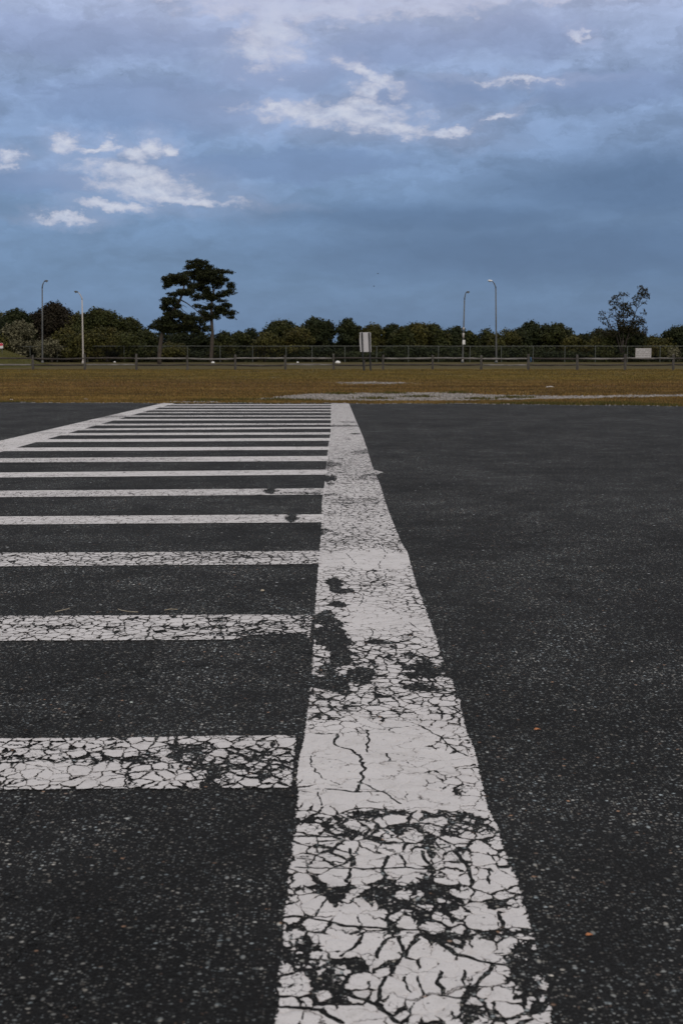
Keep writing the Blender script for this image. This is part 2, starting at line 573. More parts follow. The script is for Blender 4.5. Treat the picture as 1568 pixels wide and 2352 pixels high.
# ------------------------------------------------------------------ ground sheet
def gravel_field(x, y):
    X, Y = proj(x, y, np.zeros_like(x))
    xs = [560, 620, 690, 760, 1025, 1100, 1250, 1400, 1568, 1700]
    up = np.interp(X, xs, [919, 913, 906, 902, 902, 906, 908, 908, 905, 903])
    lo = np.interp(X, xs, [919, 918, 919, 920.5, 921, 920, 917, 915, 912, 910])
    w = (fbm(x * .8, y * .5, 3) - .5) * 7
    f1 = np.minimum(Y - up + w * .6, lo - Y + w * .6) / 4 + .5
    f1 = np.where(X < 540, 0, f1)
    f1 = f1 - np.clip((X - 1100) / 500, 0, .16)
    def ell(cx, cy, rx, ry, k=1.0):
        r = np.sqrt(((X - cx) / rx) ** 2 + ((Y - cy + w * .5) / ry) ** 2)
        return (1.15 - r) * k
    f = np.maximum(f1, ell(860, 880, 190, 6.5, .62))
    f = np.maximum(f, ell(634, 867, 30, 2, .7))
    f = np.maximum(f, ell(450, 924, 110, 2.6, .8))
    f = np.maximum(f, ell(560, 836.3, 160, 1.0, .75))
    f = np.maximum(f, ell(710, 839.3, 60, 1.2, .75))
    f = np.maximum(f, ell(1060, 834.5, 80, .8, .5))
    return np.clip(f, 0, 1)


xs = np.concatenate([np.array([-900, -500, -250, -120, -70, -45]), np.arange(-32, 34, .3), np.array([45, 70, 120, 250, 500, 900])])
ys = np.concatenate([np.array([-300, -100, -40, 0, 20]), np.arange(32, 66, .22), np.arange(66, 125, .8), np.array([130, 150, 200, 300, 500, 900, 1800, 4000])])
GX, GY = np.meshgrid(xs, ys)
gz = (fbm(GX * .5, GY * .5, 9) - .5) * .05 * ((GY > 42) & (GY < 120)) - .01
gvl = np.where((GY > 37.) & (GY < 112), gravel_field(GX, np.maximum(GY, 30)), 0)
ground = mesh_np('ground', np.stack([GX, GY, gz], -1).reshape(-1, 3), grid_faces(len(ys), len(xs)), M_GROUND,
                 attrs={'gravel': gvl}, smooth=True)
tag(ground, 'dry brown and olive turf with pale gravel patches beyond the asphalt', kind='structure')

# ------------------------------------------------------------------ asphalt sheet
ex = [-60, 0, 370, 784, 1100, 1300, 1568]
ey = [923.5, 924, 925.5, 926.5, 928, 930, 933]
EP = [asph(a_, b_) for a_, b_ in zip(ex, ey)]


def edge_y(x):
    x = np.asarray(x, float)
    px = [q[0] for q in EP]; py = [q[1] for q in EP]
    y = np.interp(x, px, py)
    y = np.where(x > px[-1], py[-1] + (x - px[-1]) * -.02, y)
    return y + (fbm(x * 1.3, x * 0, 21) - .5) * 1.3 + (fbm(x * 9, x * 0, 22) - .5) * .28


ax = np.concatenate([np.array([-160, -100, -60, -40]), np.arange(-24, 24, .04), np.array([40, 60, 100, 160])])
ay = edge_y(ax)
fr = np.array([0, .1, .25, .45, .65, .8, .9, .97, 1.0])
AX = np.repeat(ax[None], len(fr), 0)
AY = -25 + (ay[None] + 25) * fr[:, None]
AZ = asph_z(AY)
asphalt = mesh_np('asphalt', np.stack([AX, AY, AZ], -1).reshape(-1, 3), grid_faces(len(fr), len(ax)), M_ASPH)
tag(asphalt, 'dark speckled asphalt parking surface', kind='structure')

# ------------------------------------------------------------------ painted lines


def lerp_pts(pts, y, col=0):
    pts = sorted(pts, key=lambda q: q[1])
    return np.interp(y, [q[1] for q in pts], [q[0] for q in pts])


def a4(x, y): return (626.9 + x * .3554, 905.6 + y * .3554)


def a2(x, y): return (626.9 + x * .4443, 1532.5 + y * .4443)


L = [a4(*q) for q in [(375, 60), (371, 250), (357, 330), (345, 430), (337, 530), (328, 600), (314, 700), (310, 900), (298, 1020),
     (285, 1200), (273, 1330), (268, 1480), (263, 1600), (247, 1800), (238, 1920)]] + \
    [a2(*q) for q in [(185, 180), (180, 220), (166, 320), (140, 440), (120, 560), (127, 640), (125, 700), (110, 850), (95, 950), (80, 1050),
     (62, 1250), (35, 1480), (15, 1700), (5, 1844)]] + [(612, 2440), (598, 2540)]
R = [a4(*q) for q in [(490, 60), (520, 130), (545, 190), (580, 270), (610, 360), (640, 460), (660, 510), (690, 580), (740, 740), (780, 840),
     (830, 960), (868, 1020), (890, 1100), (925, 1230), (965, 1330), (1020, 1480), (1055, 1580), (1090, 1700), (1140, 1830)]] + \
    [a2(*q) for q in [(925, 70), (965, 180), (1000, 330), (1045, 430), (1080, 600), (1115, 740), (1160, 830), (1185, 920), (1215, 1000),
     (1265, 1110), (1300, 1240), (1350, 1400), (1372, 1560), (1425, 1680), (1445, 1844)]] + [(1300, 2440), (1340, 2540)]

# bare patches and sound patches, in the two close-up frames: (x, y, rx, ry, weight)
B4 = [(402, 1250, 38, 42, 1), (440, 1278, 45, 12, 1), (415, 1355, 45, 18, 1), (345, 1368, 30, 8, .3),
      (325, 1455, 70, 42, 1), (330, 1555, 100, 48, 1), (430, 1610, 70, 40, 1), (440, 1690, 55, 60, 1), (395, 1745, 50, 16, .9),
      (345, 1790, 90, 26, .85), (350, 1865, 80, 36, 1), (430, 1900, 45, 40, 1), (560, 1795, 95, 14, .8), (600, 1830, 60, 14, .8),
      (880, 1690, 45, 22, .6), (960, 1735, 70, 40, .8), (1010, 1800, 60, 40, .6), (890, 1815, 60, 18, .9), (880, 1770, 60, 16, .8),
      (960, 1890, 90, 18, .7), (350, 545, 55, 15, 1), (370, 580, 30, 8, .8), (330, 882, 60, 13, .9), (690, 1608, 110, 9, 1), (860, 1570, 40, 10, .7),
      (330, 650, 60, 5, .8), (640, 520, 60, 8, .4), (500, 690, 170, 28, .28), (480, 930, 170, 50, .22), (780, 970, 60, 60, .3),
      (640, 1230, 180, 40, .25), (900, 1380, 90, 60, .25), (370, 455, 60, 20, .4), (580, 375, 80, 16, .4), (470, 205, 90, 5, .7), (380, 205, 30, 5, .6), (600, 540, 80, 16, .3),
      (480, 180, 60, 4, .5), (530, 255, 40, 3, .8)]
B2 = [(310, 60, 110, 32, .9), (330, 115, 60, 30, .9), (250, 75, 60, 20, .6), (780, 45, 90, 18, .9), (850, 35, 50, 30, .5), (820, 118, 120, 8, .6), (400, 190, 120, 8, .3), (360, 210, 60, 10, .4),
      (820, 415, 55, 22, 1), (830, 545, 60, 14, .75), (880, 380, 50, 30, .4), (930, 420, 40, 30, .6), (960, 640, 55, 28, 1), (880, 625, 70, 9, .8), (430, 765, 90, 20, .9), (600, 755, 140, 16, .6),
      (880, 765, 110, 20, .8), (1010, 790, 70, 40, .6), (1080, 840, 60, 30, .6), (800, 900, 50, 40, 1), (930, 850, 80, 40, .7), (850, 935, 90, 22, .9), (960, 950, 50, 20, .6),
      (800, 1080, 26, 60, .9), (900, 1155, 170, 28, 1), (650, 1130, 140, 22, .9), (520, 1180, 70, 18, .8), (650, 1225, 100, 26, 1), (900, 1210, 160, 28, 1), (620, 1245, 50, 12, 1),
      (760, 1290, 50, 45, 1), (280, 1150, 120, 18, .6), (1160, 1230, 70, 18, .7), (320, 1190, 60, 30, .3), (560, 1060, 30, 50, .2),
      (150, 1510, 130, 40, .8), (170, 1440, 80, 50, .5), (370, 1530, 180, 20, 1), (590, 1560, 50, 40, .8), (300, 1600, 90, 60, .5), (330, 1690, 45, 60, .7),
      (900, 1450, 60, 50, .9), (960, 1400, 160, 16, .6), (1290, 1480, 70, 60, .5), (1000, 1790, 80, 50, 1), (1270, 1640, 100, 90, .6), (1180, 1380, 170, 20, .6),
      (1330, 1590, 60, 70, .6), (1000, 1700, 40, 20, .9), (70, 1650, 90, 12, .6), (1400, 1780, 40, 20, .7), (180, 800, 130, 26, .4), (360, 860, 90, 30, .4)]
G2 = [(330, 470, 240, 130, .6), (650, 470, 260, 160, .6), (300, 680, 170, 50, .5), (760, 690, 200, 55, .5), (640, 1000, 150, 55, .35), (480, 1000, 60, 50, .4), (870, 1000, 50, 40, .4),
      (1060, 1000, 70, 50, .35), (210, 1240, 80, 60, .5), (430, 1240, 90, 50, .4), (450, 1300, 110, 50, .45), (1070, 1300, 90, 50, .6), (1240, 1300, 60, 45, .7),
      (340, 1450, 90, 60, .6), (500, 1450, 100, 60, .5), (600, 1460, 50, 50, .6), (770, 1480, 80, 40, .5), (1050, 1490, 110, 35, .5), (720, 1630, 180, 90, .65), (910, 1640, 70, 80, .7),
      (1050, 1580, 90, 50, .5), (1150, 1690, 100, 60, .55), (200, 1810, 160, 60, .6), (480, 1810, 120, 60, .6), (780, 1770, 110, 60, .4), (1240, 1810, 140, 50, .3), (1040, 1090, 60, 40, .3),
      (300, 1080, 100, 40, .2), (480, 1090, 70, 50, .45), (660, 1090, 100, 40, .45), (930, 1100, 80, 30, .5), (1190, 1110, 70, 30, .45)]
G4 = [(650, 1060, 240, 45, .4), (720, 1470, 300, 50, .35), (620, 1380, 120, 60, .2)]
CR4 = [[(500, 1012), (475, 1035), (505, 1062), (540, 1102)], [(722, 1012), (735, 1030), (705, 1075), (680, 1105), (690, 1132)],
       [(445, 1105), (460, 1140), (520, 1170), (600, 1200), (690, 1195)], [(585, 1290), (580, 1330), (555, 1370)], [(880, 1475), (925, 1510)],
       [(635, 1520), (640, 1560), (620, 1590)], [(570, 1670), (640, 1740), (672, 1790)], [(520, 1170), (430, 1200), (385, 1240)],
       [(780, 1130), (730, 1165), (720, 1195)], [(670, 940), (705, 975), (720, 1010)], [(300, 1103), (600, 1100), (870, 1104)],
       [(400, 1470), (520, 1510)], [(740, 1240), (720, 1280)], [(600, 1140), (610, 1190)], [(470, 900), (440, 920), (480, 942)], [(520, 860), (515, 880), (540, 890)]]
CR2 = [([(0, 1302), (200, 1305), (400, 1340), (600, 1358), (770, 1362), (860, 1420), (950, 1490), (1140, 1540), (1300, 1548), (1420, 1548)], 7),
       ([(1140, 1540), (1060, 1650), (990, 1710), (960, 1790)], 7), ([(483, 325), (492, 370), (486, 442)], 4), ([(330, 350), (322, 400)], 5),
       ([(322, 400), (440, 455), (470, 520), (455, 590), (418, 650)], 5), ([(125, 637), (240, 630), (340, 637), (418, 650), (600, 642)], 4),
       ([(430, 600), (510, 620), (600, 665), (650, 712)], 3.5), ([(180, 348), (320, 347), (480, 326), (620, 317), (760, 300), (830, 345), (900, 400), (950, 440), (1042, 470)], 4),
       ([(130, 457), (400, 447), (480, 452), (600, 450), (790, 472)], 1.6), ([(590, 450), (594, 487)], 3), ([(205, 457), (190, 520), (240, 560), (330, 610)], 2),
       ([(150, 512), (430, 497), (700, 490), (740, 520)], 1.2), ([(500, 575), (700, 556), (1000, 570)], 1.2), ([(100, 877), (300, 884), (480, 872)], 6), ([(238, 650), (246, 725)], 2),
       ([(0, 1752), (100, 1755), (250, 1770), (330, 1830), (355, 1850)], 7), ([(380, 1685), (520, 1742), (600, 1800), (650, 1850)], 7), ([(590, 1600), (560, 1660), (530, 1730)], 5),
       ([(855, 1580), (842, 1640), (880, 1700), (960, 1712)], 4), ([(992, 1570), (985, 1655)], 3.5), ([(692, 1495), (715, 1440), (750, 1405)], 5), ([(540, 1505), (560, 1445), (600, 1405), (650, 1395), (682, 1495)], 5),
       ([(360, 1500), (430, 1440), (470, 1390)], 4), ([(560, 1035), (600, 975)], 6), ([(125, 1040), (400, 1046), (560, 1045), (800, 1045)], 5), ([(400, 940), (410, 1040)], 4), ([(665, 975), (680, 1040)], 3),
       ([(770, 960), (800, 1010), (805, 1050)], 6), ([(950, 960), (1000, 1040)], 6), ([(130, 990), (370, 1015)], 3), ([(690, 650), (690, 700)], 1.5), ([(1120, 960), (1140, 1010)], 3), ([(560, 1050), (560, 1130)], 5),
       ([(400, 1050), (385, 1120)], 5), ([(1000, 1050), (1020, 1130)], 5), ([(1110, 1050), (1120, 1120)], 4), ([(1168, 1270), (1170, 1350)], 4), ([(280, 1190), (240, 1290)], 3), ([(440, 1290), (450, 1340)], 2),
       ([(580, 1260), (585, 1350)], 4), ([(150, 1780), (150, 1844)], 2), ([(720, 1740), (700, 1844)], 3), ([(1130, 1790), (1130, 1844)], 4), ([(1150, 1500), (1230, 1480)], 2), ([(680, 1590), (700, 1680)], 2.2), ([(740, 1600), (770, 1690)], 2.2)]


def wear_at(X, Y, base, PX, PY):
    wob = 1 + 1.9 * (fbm(PX * 16, PY * 8, 71, 5) - .5)
    w = base.copy()
    for lst, cv, kk in ((B4, a4, .3554), (B2, a2, .4443)):
        for (cx, cy, rx, ry, k) in lst:
            qx, qy = cv(cx, cy)
            ny = max(ry * kk, 1.5)
            d = np.sqrt(((X - qx) / (rx * kk)) ** 2 + ((Y - qy) / ny) ** 2) * wob
            amt = np.clip((1.35 - d) / .75, 0, 1)
            if kk > .4 and k > .6: k = .6
            if k >= .95:
                w = np.maximum(w, amt * 1.75)
            else:
                w = w + amt * k * .50
    for lst, cv, kk in ((G4, a4, .3554), (G2, a2, .4443)):
        for (cx, cy, rx, ry, k) in lst:
            qx, qy = cv(cx, cy)
            d = np.sqrt(((X - qx) / (rx * kk)) ** 2 + ((Y - qy) / (ry * kk)) ** 2)
            d = d * wob
            w = np.where(w < 1.2, w - np.clip((1.3 - d) / .6, 0, 1) * k * .55, w)
    return w


def seg_dist(px, py, ax_, ay_, bx, by):
    vx, vy = bx - ax_, by - ay_
    t = np.clip(((px - ax_) * vx + (py - ay_) * vy) / (vx * vx + vy * vy + 1e-12), 0, 1)
    return np.hypot(px - ax_ - t * vx, py - ay_ - t * vy)


def asph_np(X, Y):
    rx = (X - 784.0) / F
    bq = (1176.0 - Y) / F
    ry = math.cos(TH) + bq * math.sin(TH)
    rz = -math.sin(TH) + bq * math.cos(TH)
    t = -H_ASPH / (rz + SLOPE * ry)
    return rx * t, ry * t


# the long thick line
rows = np.concatenate([np.arange(926.6, 1000, 1.0), np.arange(1000, 2540, 2.0)])
lw, _ = asph_np(lerp_pts(L, rows), rows)
rw, yw = asph_np(lerp_pts(R, rows), rows)
NC = 150
MARG = .035
tt = np.linspace(0, 1, NC)[None]
PX = (lw - MARG)[:, None] * (1 - tt) + (rw + MARG)[:, None] * tt
PY = np.repeat(yw[:, None], NC, 1)
DX, DY = proj(PX, PY, asph_z(PY))
edge = np.minimum(PX - lw[:, None], rw[:, None] - PX)
# the thin spur of paint that sticks out to the right
sx, sy = asph(862, 1085); s2x, _ = asph(887, 1085)
halfw = .06 * np.clip((s2x - PX) / (s2x - sx), 0, 1)
spur = np.where((PX > sx - .1), halfw - np.abs(PY - sy), -1)
edge_spur = np.maximum(edge, np.where(PX < s2x, spur, -1))
base = np.interp(DY + (fbm(PX * 6, PY * 3, 33, 4) - .5) * 90 * np.clip((DY - 1100) / 500, 0, 1), [925, 1000, 1050, 1075, 1120, 1180, 1200, 1262, 1272, 1296, 1305, 1400, 1470, 1480, 1520, 1640, 1675, 1850, 1862, 1900, 2000, 2060, 2100, 2150, 2352],
                 [.26, .20, .30, .34, .24, .30, .20, .28, .02, .02, .22, .20, .16, .28, .36, .36, .16, .13, .24, .33, .30, .34, .36, .34, .31])
wearv = wear_at(DX, DY, base, PX, PY)
crkv = np.full(PX.shape, 1.0)
for pl, cv, wd in [(q, a4, 3.0) for q in CR4] + [(q, a2, w_) for q, w_ in CR2]:
    P = [asph(*cv(*q)) for q in pl]
    # let the traced cracks wander a little
    jx = (fbm(PX * 22, PY * 22, 5, 3) - .5) * .022
    jy = (fbm(PX * 22, PY * 22, 8, 3) - .5) * .03
    m_ = (PY > min(q[1] for q in P) - .15) & (PY < max(q[1] for q in P) + .15)
    for q0, q1 in zip(P, P[1:]):
        d = seg_dist(PX[m_] + jx[m_], PY[m_] + jy[m_], q0[0], q0[1], q1[0], q1[1]) - wd * .00065
        crkv[m_] = np.minimum(crkv[m_], d)
# widen the sheet beyond the right margin only near the spur
V = np.stack([PX, PY, asph_z(PY) + .002], -1)
spr = np.exp(-((PY - sy) / .45) ** 2)
kx = np.clip((tt - .9) / .1, 0, 1)
V[..., 0] += spr * kx * .16
PXs = V[..., 0]
halfw = .30 * np.clip((s2x - PXs) / (s2x - sx), 0, 1) ** 1.4
edge2 = np.minimum(PXs - lw[:, None], rw[:, None] - PXs)
edge2 = np.maximum(edge2, np.where((PXs < s2x) & (PXs > sx - .1), halfw - np.abs(PY - sy), -1))
o = mesh_np('painted_edge_line', V.reshape(-1, 3), grid_faces(len(rows), NC), M_PAINT,
            attrs={'wear': wearv, 'edge': edge2, 'crk': crkv})
tag(o, 'thick white painted line with cracked, flaking paint running away from the camera to the grass', 'road marking')

# the diagonal thick line on the left
lo_p = [asph(0, 1011), asph(160, 976.6), asph(266, 951), asph(320, 941), asph(362, 927.5)]
li_p = [asph(0, 1036), asph(160, 995.5), asph(266, 966), asph(330, 948.5), asph(392, 927.5)]


def fit(P):
    return np.polyfit([q[1] for q in P], [q[0] for q in P], 1)


fo, fi = fit(lo_p), fit(li_p)
ytop = asph(370, 926.3)[1]
yy = np.arange(2.0, ytop, .05)
xo = np.polyval(fo, yy); xi = np.polyval(fi, yy)
NC = 40
tt = np.linspace(0, 1, NC)[None]
PX = (xo - .05)[:, None] * (1 - tt) + (xi + .05)[:, None] * tt
PY = np.repeat(yy[:, None], NC, 1)
edg = np.minimum(PX - xo[:, None], xi[:, None] - PX) * .9
edg = np.minimum(edg, (ytop - .02 - PY))
wv_ = .12 + (fbm(PX * 2, PY * 2, 40) - .5) * .6 + .25 * np.exp(-((PY - asph(250, 958)[1]) / 2.0) ** 2)
o = mesh_np('painted_edge_line', np.stack([PX, PY, asph_z(PY) + .002], -1).reshape(-1, 3), grid_faces(len(yy), NC), M_PAINT,
            attrs={'wear': wv_, 'edge': edg, 'crk': np.ones(PX.shape)})
tag(o, 'thick white painted line slanting in from the left edge towards the grass', 'road marking')

# cross stripes: (top, bottom) at the right end, left-end drop in px per 750 px, wear, label
ST = [((1693, 1812), (1697, 1816), .30, 'nearest white cross stripe, broad and badly crazed, left of the thick line'),
      ((1413, 1470), (1417, 1474), .28, 'second nearest white cross stripe, crazed, ending in a bare patch at the thick line'),
      ((1266, 1296.5), (1271, 1301.5), .30, 'third nearest white cross stripe, finely cracked all over'),
      ((1182, 1201), (1187, 1206), .12, 'fourth nearest white cross stripe, mostly whole with small nicks near its right end'),
      ((1122, 1137), (1128, 1143), .16, 'fifth nearest white cross stripe, broken by a dark gap near its right end'),
      ((1079.5, 1091), (1086, 1098), .10, 'sixth nearest white cross stripe, level with the pointed paint spur on the thick line'),
      ((1048, 1060), (1053, 1063), .18, 'seventh nearest white cross stripe, just beyond the pointed paint spur'),
      ((1026.5, 1034), (1029, 1037), .08, 'eighth nearest white cross stripe, whose left end meets the slanting line at the picture edge'),
      ((1006.6, 1013), (1010, 1016.5), .10, 'ninth nearest white cross stripe, starting just inside the left part of the slanting line'),
      ((993.5, 998.5), (996, 1001), .12, 'tenth nearest white cross stripe, thin and unbroken'),
      ((981.3, 985.3), (986, 990), .12, 'ninth white cross stripe counted from the grass edge'),
      ((972.5, 976.3), (974.5, 978.3), .22, 'eighth white cross stripe from the grass edge, patchy at its left end'),
      ((962.3, 965.6), (963, 966.6), .10, 'seventh white cross stripe from the grass edge, crossing the slanting line'),
      ((954.3, 957.3), (954.6, 957.6), .24, 'sixth white cross stripe from the grass edge, worn towards the right end'),
      ((946.5, 949.2), (946.8, 949.5), .32, 'fifth white cross stripe from the grass edge, broken near the thick line'),
      ((940.2, 942.7), (940.5, 943), .14, 'fourth white cross stripe from the grass edge'),
      ((934.0, 936.2), (934.2, 936.4), .12, 'third white cross stripe from the grass edge'),
      ((929.0, 931.0), (929.0, 931.0), .08, 'second white cross stripe from the grass edge, close to the turf')]
BS = [(640, 1750, 60, 40, .5, 0), (455, 1750, 40, 55, .7, 0), (560, 1760, 70, 50, .42, 0), (420, 1730, 60, 20, .3, 0), (250, 1750, 260, 8, .45, 0), (100, 1720, 80, 12, .25, 0), (330, 1745, 40, 15, .5, 0),
      (100, 1775, 90, 26, -.5, 0), (230, 1780, 60, 22, -.5, 0), (400, 1790, 60, 18, -.4, 0), (300, 1715, 30, 12, -.3, 0), (200, 1715, 40, 14, -.2, 0), (50, 1745, 40, 5, .6, 0),
      (505, 1437, 14, 16, .8, 0), (300, 1443, 320, 4, .35, 0), (590, 1460, 90, 8, .7, 0), (470, 1440, 40, 6, .6, 0), (650, 1465, 60, 6, .9, 0), (700, 1430, 20, 30, .5, 0), (610, 1440, 60, 12, .25, 0), (80, 1440, 90, 5, .5, 0),
      (620, 1129, 12, 6, 1.1, 0), (700, 1134, 60, 3, .7, 0), (668, 1192, 14, 8, .9, 0), (700, 1197, 40, 4, .6, 0), (640, 1186, 30, 3, .5, 0), (730, 1132, 14, 6, .6, 0), (400, 1284, 300, 4, .12, 0)]
for i, ((t0, b0), (t1, b1), w0_, lab) in enumerate(ST):
    fine = t0 > 1250
    y_t = asph(740, t0)[1]; y_b = asph(740, b0)[1]
    y_tl = asph(0, t1)[1]; y_bl = asph(0, b1)[1]
    xr = asph(float(lerp_pts(L, (t0 + b0) / 2)), (t0 + b0) / 2)[0]
    x740 = asph(740, (t0 + b0) / 2)[0]; x0 = asph(0, (t1 + b1) / 2)[0]
    ym = (y_t + y_b) / 2
    xl = float(np.polyval(fi, ym)) - (.02 if i != 12 else .48)
    nx = int(min(700, max(200, (xr - xl) / .012))); ny = 40 if fine else 22
    u = np.linspace(xl - .04, xr + .015, nx)[None].repeat(ny, 0)
    k = (u - x740) / (x0 - x740)
    tp = y_t + (y_tl - y_t) * k + (fbm(u * .8, u * 0 + i, 60) - .5) * .05
    bt = y_b + (y_bl - y_b) * k + (fbm(u * .8, u * 0 + i, 63) - .5) * .05
    s = np.linspace(0, 1, ny)[:, None]
    mg = .03
    v = (bt - mg) * (1 - s) + (tp + mg) * s
    e = np.minimum(v - bt, tp - v)
    e = np.minimum(e, u - xl)
    if t0 > 1400:
        e = np.minimum(e, xr - .012 - u)
    X, Y = proj(u, v, asph_z(v))
    w = w0_ + (fbm(u * 1.5, v * 2, 80 + i) - .5) * .35
    for (cx, cy, rx, ry, kk, _) in BS:
        if cy < t0 - 10 or cy > b0 + 10: continue
        d = np.sqrt(((X - cx) / rx) ** 2 + ((Y - cy) / ry) ** 2) * (1 + 1.6 * (fbm(u * 12, v * 7, 71, 4) - .5))
        w = w + np.clip((1.4 - d) / .8, 0, 1) * kk * (.32 if kk < .85 else .8)
    o = mesh_np('painted_stripe', np.stack([u, v, asph_z(v) + .004], -1).reshape(-1, 3), grid_faces(ny, nx), M_PAINT,
                attrs={'wear': w, 'edge': e, 'crk': np.ones(u.shape)})
    tag(o, lab, 'road marking', 'white cross stripes between the two thick lines')

# small things lying on the asphalt


def on_asph(dx, dy, off=0.0):
    x, y = asph(dx, dy)
    return (x, y, asph_z(y) + off)


for (dx, dy, r, lab, mt, nm) in [
    (302, 1614, .0045, 'small pale green pebble lying on bare asphalt between the two nearest cross stripes', M_PEBBLE, 'pebble'),
    (1450, 1520, .0035, 'tiny pale pebble on the open asphalt right of the thick line', M_STONE, 'pebble'),
    (603, 1357, .0075, 'tan pebble on the asphalt just beyond the second nearest cross stripe', M_TWIG, 'pebble')]:
    o = obj(nm, stone_bm(r, 1.2, 1.2, .8, int(dx), 2), mt, smooth=True, loc=on_asph(dx, dy, .001))
    tag(o, lab, 'pebble')
for (dx, dy, s, lab) in [(1233, 1678, .010, 'small orange leaf scrap on open asphalt right of the thick line, level with nearest stripe'),
                         (1352, 2151, .007, 'tiny orange leaf scrap on the near asphalt at lower right')]:
    bm = bmesh.new()
    pts = [(-1, 0, .1), (-.5, .55, .5), (.3, .6, .35), (1, .1, .1), (.4, -.5, .5), (-.4, -.5, .2)]
    top = [bm.verts.new((a_ * s, b_ * s, c_ * s * .8 + .0012)) for a_, b_, c_ in pts]
    bot = [bm.verts.new((a_ * s, b_ * s, c_ * s * .8)) for a_, b_, c_ in pts]
    bm.faces.new(top); bm.faces.new(bot[::-1])
    for k in range(6):
        bm.faces.new((bot[k], bot[(k + 1) % 6], top[(k + 1) % 6], top[k]))
    o = obj('dry_leaf', bm, M_LEAF, loc=on_asph(dx, dy, .002))
    tag(o, lab, 'leaf')
for pl, lab in [([(128, 1409), (143, 1405), (160, 1402)], 'pale straw twig on the asphalt beyond the left part of the second nearest stripe'),
                ([(272, 1402), (280, 1407), (300, 1409), (318, 1409)], 'bent pale twig lying just beyond the second nearest stripe'),
                ([(378, 1405), (392, 1404), (408, 1403)], 'short thin twig beyond the second nearest stripe, rightmost of three')]:
    bm = bmesh.new()
    W = [on_asph(a_, b_, .006 + random.uniform(0, .004)) for a_, b_ in pl]
    c0 = W[0]
    tube(bm, [(w_[0] - c0[0], w_[1] - c0[1], w_[2] - c0[2]) for w_ in W], .0016, 6)
    o = obj('twig', bm, M_TWIG, loc=c0)
    tag(o, lab, 'twig')

# ------------------------------------------------------------------ grass and gravel


def blades(name, x, y, z, h, w, tone, mat):
    n = len(x)
    an = rng.uniform(0, math.pi, n)
    lean = rng.normal(0, .35, (n, 2)) * h[:, None]
    dx, dy = np.cos(an) * w, np.sin(an) * w
    V = np.stack([np.stack([x - dx, y - dy, z], -1), np.stack([x + dx, y + dy, z], -1),
                  np.stack([x + lean[:, 0], y + lean[:, 1], z + h], -1)], 1).reshape(-1, 3)
    return mesh_np(name, V, np.arange(3 * n).reshape(-1, 3), mat, fattrs={'tone': tone})


n = 420000
t = rng.random(n)
gy = 36.5 + (90 - 36.5) * t ** 1.7
gx = rng.uniform(-1, 1, n) * (gy * .262)
keep = gy > edge_y(gx) - .03
keep &= (gravel_field(gx, gy) + (fbm(gx * 3, gy * 3, 77) - .5) * .5) < .36
keep &= rng.random(n) < .45 + .8 * (fbm(gx * .8, gy * 1.6, 31) > .45)
gx, gy = gx[keep], gy[keep]
hh = rng.uniform(.02, .055, len(gx)) * (1 + .9 * (fbm(gx * .6, gy * 1.2, 55) - .4))
tone = np.clip(rng.normal(.42, .28, len(gx)), 0, 1)
o = blades('grass', gx, gy, np.full(len(gx), -.005), hh, hh * .28 + .006, tone, M_GRASS)
tag(o, 'short dry brown and olive grass between the asphalt and the rail fence', 'grass', kind='stuff')
# taller green tufts along the asphalt edge
n = 42000
tx = rng.uniform(-11, 11, n)
X_, _ = proj(tx, edge_y(tx), np.zeros(n))
tall = np.clip((X_ - 1000) / 350, 0, 1)
ty = edge_y(tx) + np.abs(rng.normal(.0, .12, n)) + rng.random(n) * (.3 + 1.3 * tall) - .05
kp = rng.random(n) < (.18 + .8 * (fbm(tx * 1.1, ty * .6, 91) > .50)) * np.clip(.25 + tall, 0, 1)
tx, ty, tall = tx[kp], ty[kp], tall[kp]
hh = rng.uniform(.03, .08, len(tx)) * (1 + .9 * tall)
o = blades('grass', tx, ty, np.full(len(tx), 0.0), hh, hh * .12 + .004, np.clip(rng.normal(.35, .3, len(tx)), 0, 1), M_TUFT)
tag(o, 'taller green and straw grass fringing the asphalt edge', 'grass', kind='stuff')
# weedy clumps in the gravel
cl = [(780, 905), (1100, 917), (700, 921), (1050, 903), (960, 912), (860, 916), (640, 919), (560, 920), (1180, 914), (900, 904), (480, 921)]
bx, by = [], []
for (a_, b_) in cl:
    q = gr(a_, b_)
    k = 260
    bx.append(q[0] + rng.normal(0, .28, k)); by.append(q[1] + rng.normal(0, .25, k))
bx = np.concatenate(bx); by = np.concatenate(by)
hh = rng.uniform(.03, .10, len(bx))
o = blades('weeds', bx, by, np.zeros(len(bx)), hh, hh * .15 + .005, rng.random(len(bx)) * .6, M_TUFT)
tag(o, 'low green weeds growing in the pale gravel strip', 'weeds', kind='stuff')

# loose stones of the gravel patches
n = 60000
qx = rng.uniform(-6, 13, n); qy = rng.uniform(37, 66, n)
gvv = gravel_field(qx, qy)
kp = (gvv + (fbm(qx * 3, qy * 3, 101) - .5) * .5 > .5) & (qy > edge_y(qx) + .02)
qx, qy = qx[kp], qy[kp]
xe = rng.uniform(-9, 11, 900); ye = edge_y(xe) + rng.normal(0, .06, 900)
qx = np.concatenate([qx, xe]); qy = np.concatenate([qy, ye])
m_ = len(qx)
r = rng.uniform(.010, .026, m_)
oct_ = np.array([(1, 0, 0), (0, 1, 0), (-1, 0, 0), (0, -1, 0), (0, 0, .8), (0, 0, -.5)], float)
V = oct_[None] * r[:, None, None] * rng.uniform(.7, 1.3, (m_, 6, 1))
V[..., 0] += qx[:, None]; V[..., 1] += qy[:, None]
V[..., 2] += np.where(qy < edge_y(qx), asph_z(qy), .004)[:, None]
of = np.array([(0, 1, 4), (1, 2, 4), (2, 3, 4), (3, 0, 4), (1, 0, 5), (2, 1, 5), (3, 2, 5), (0, 3, 5)])
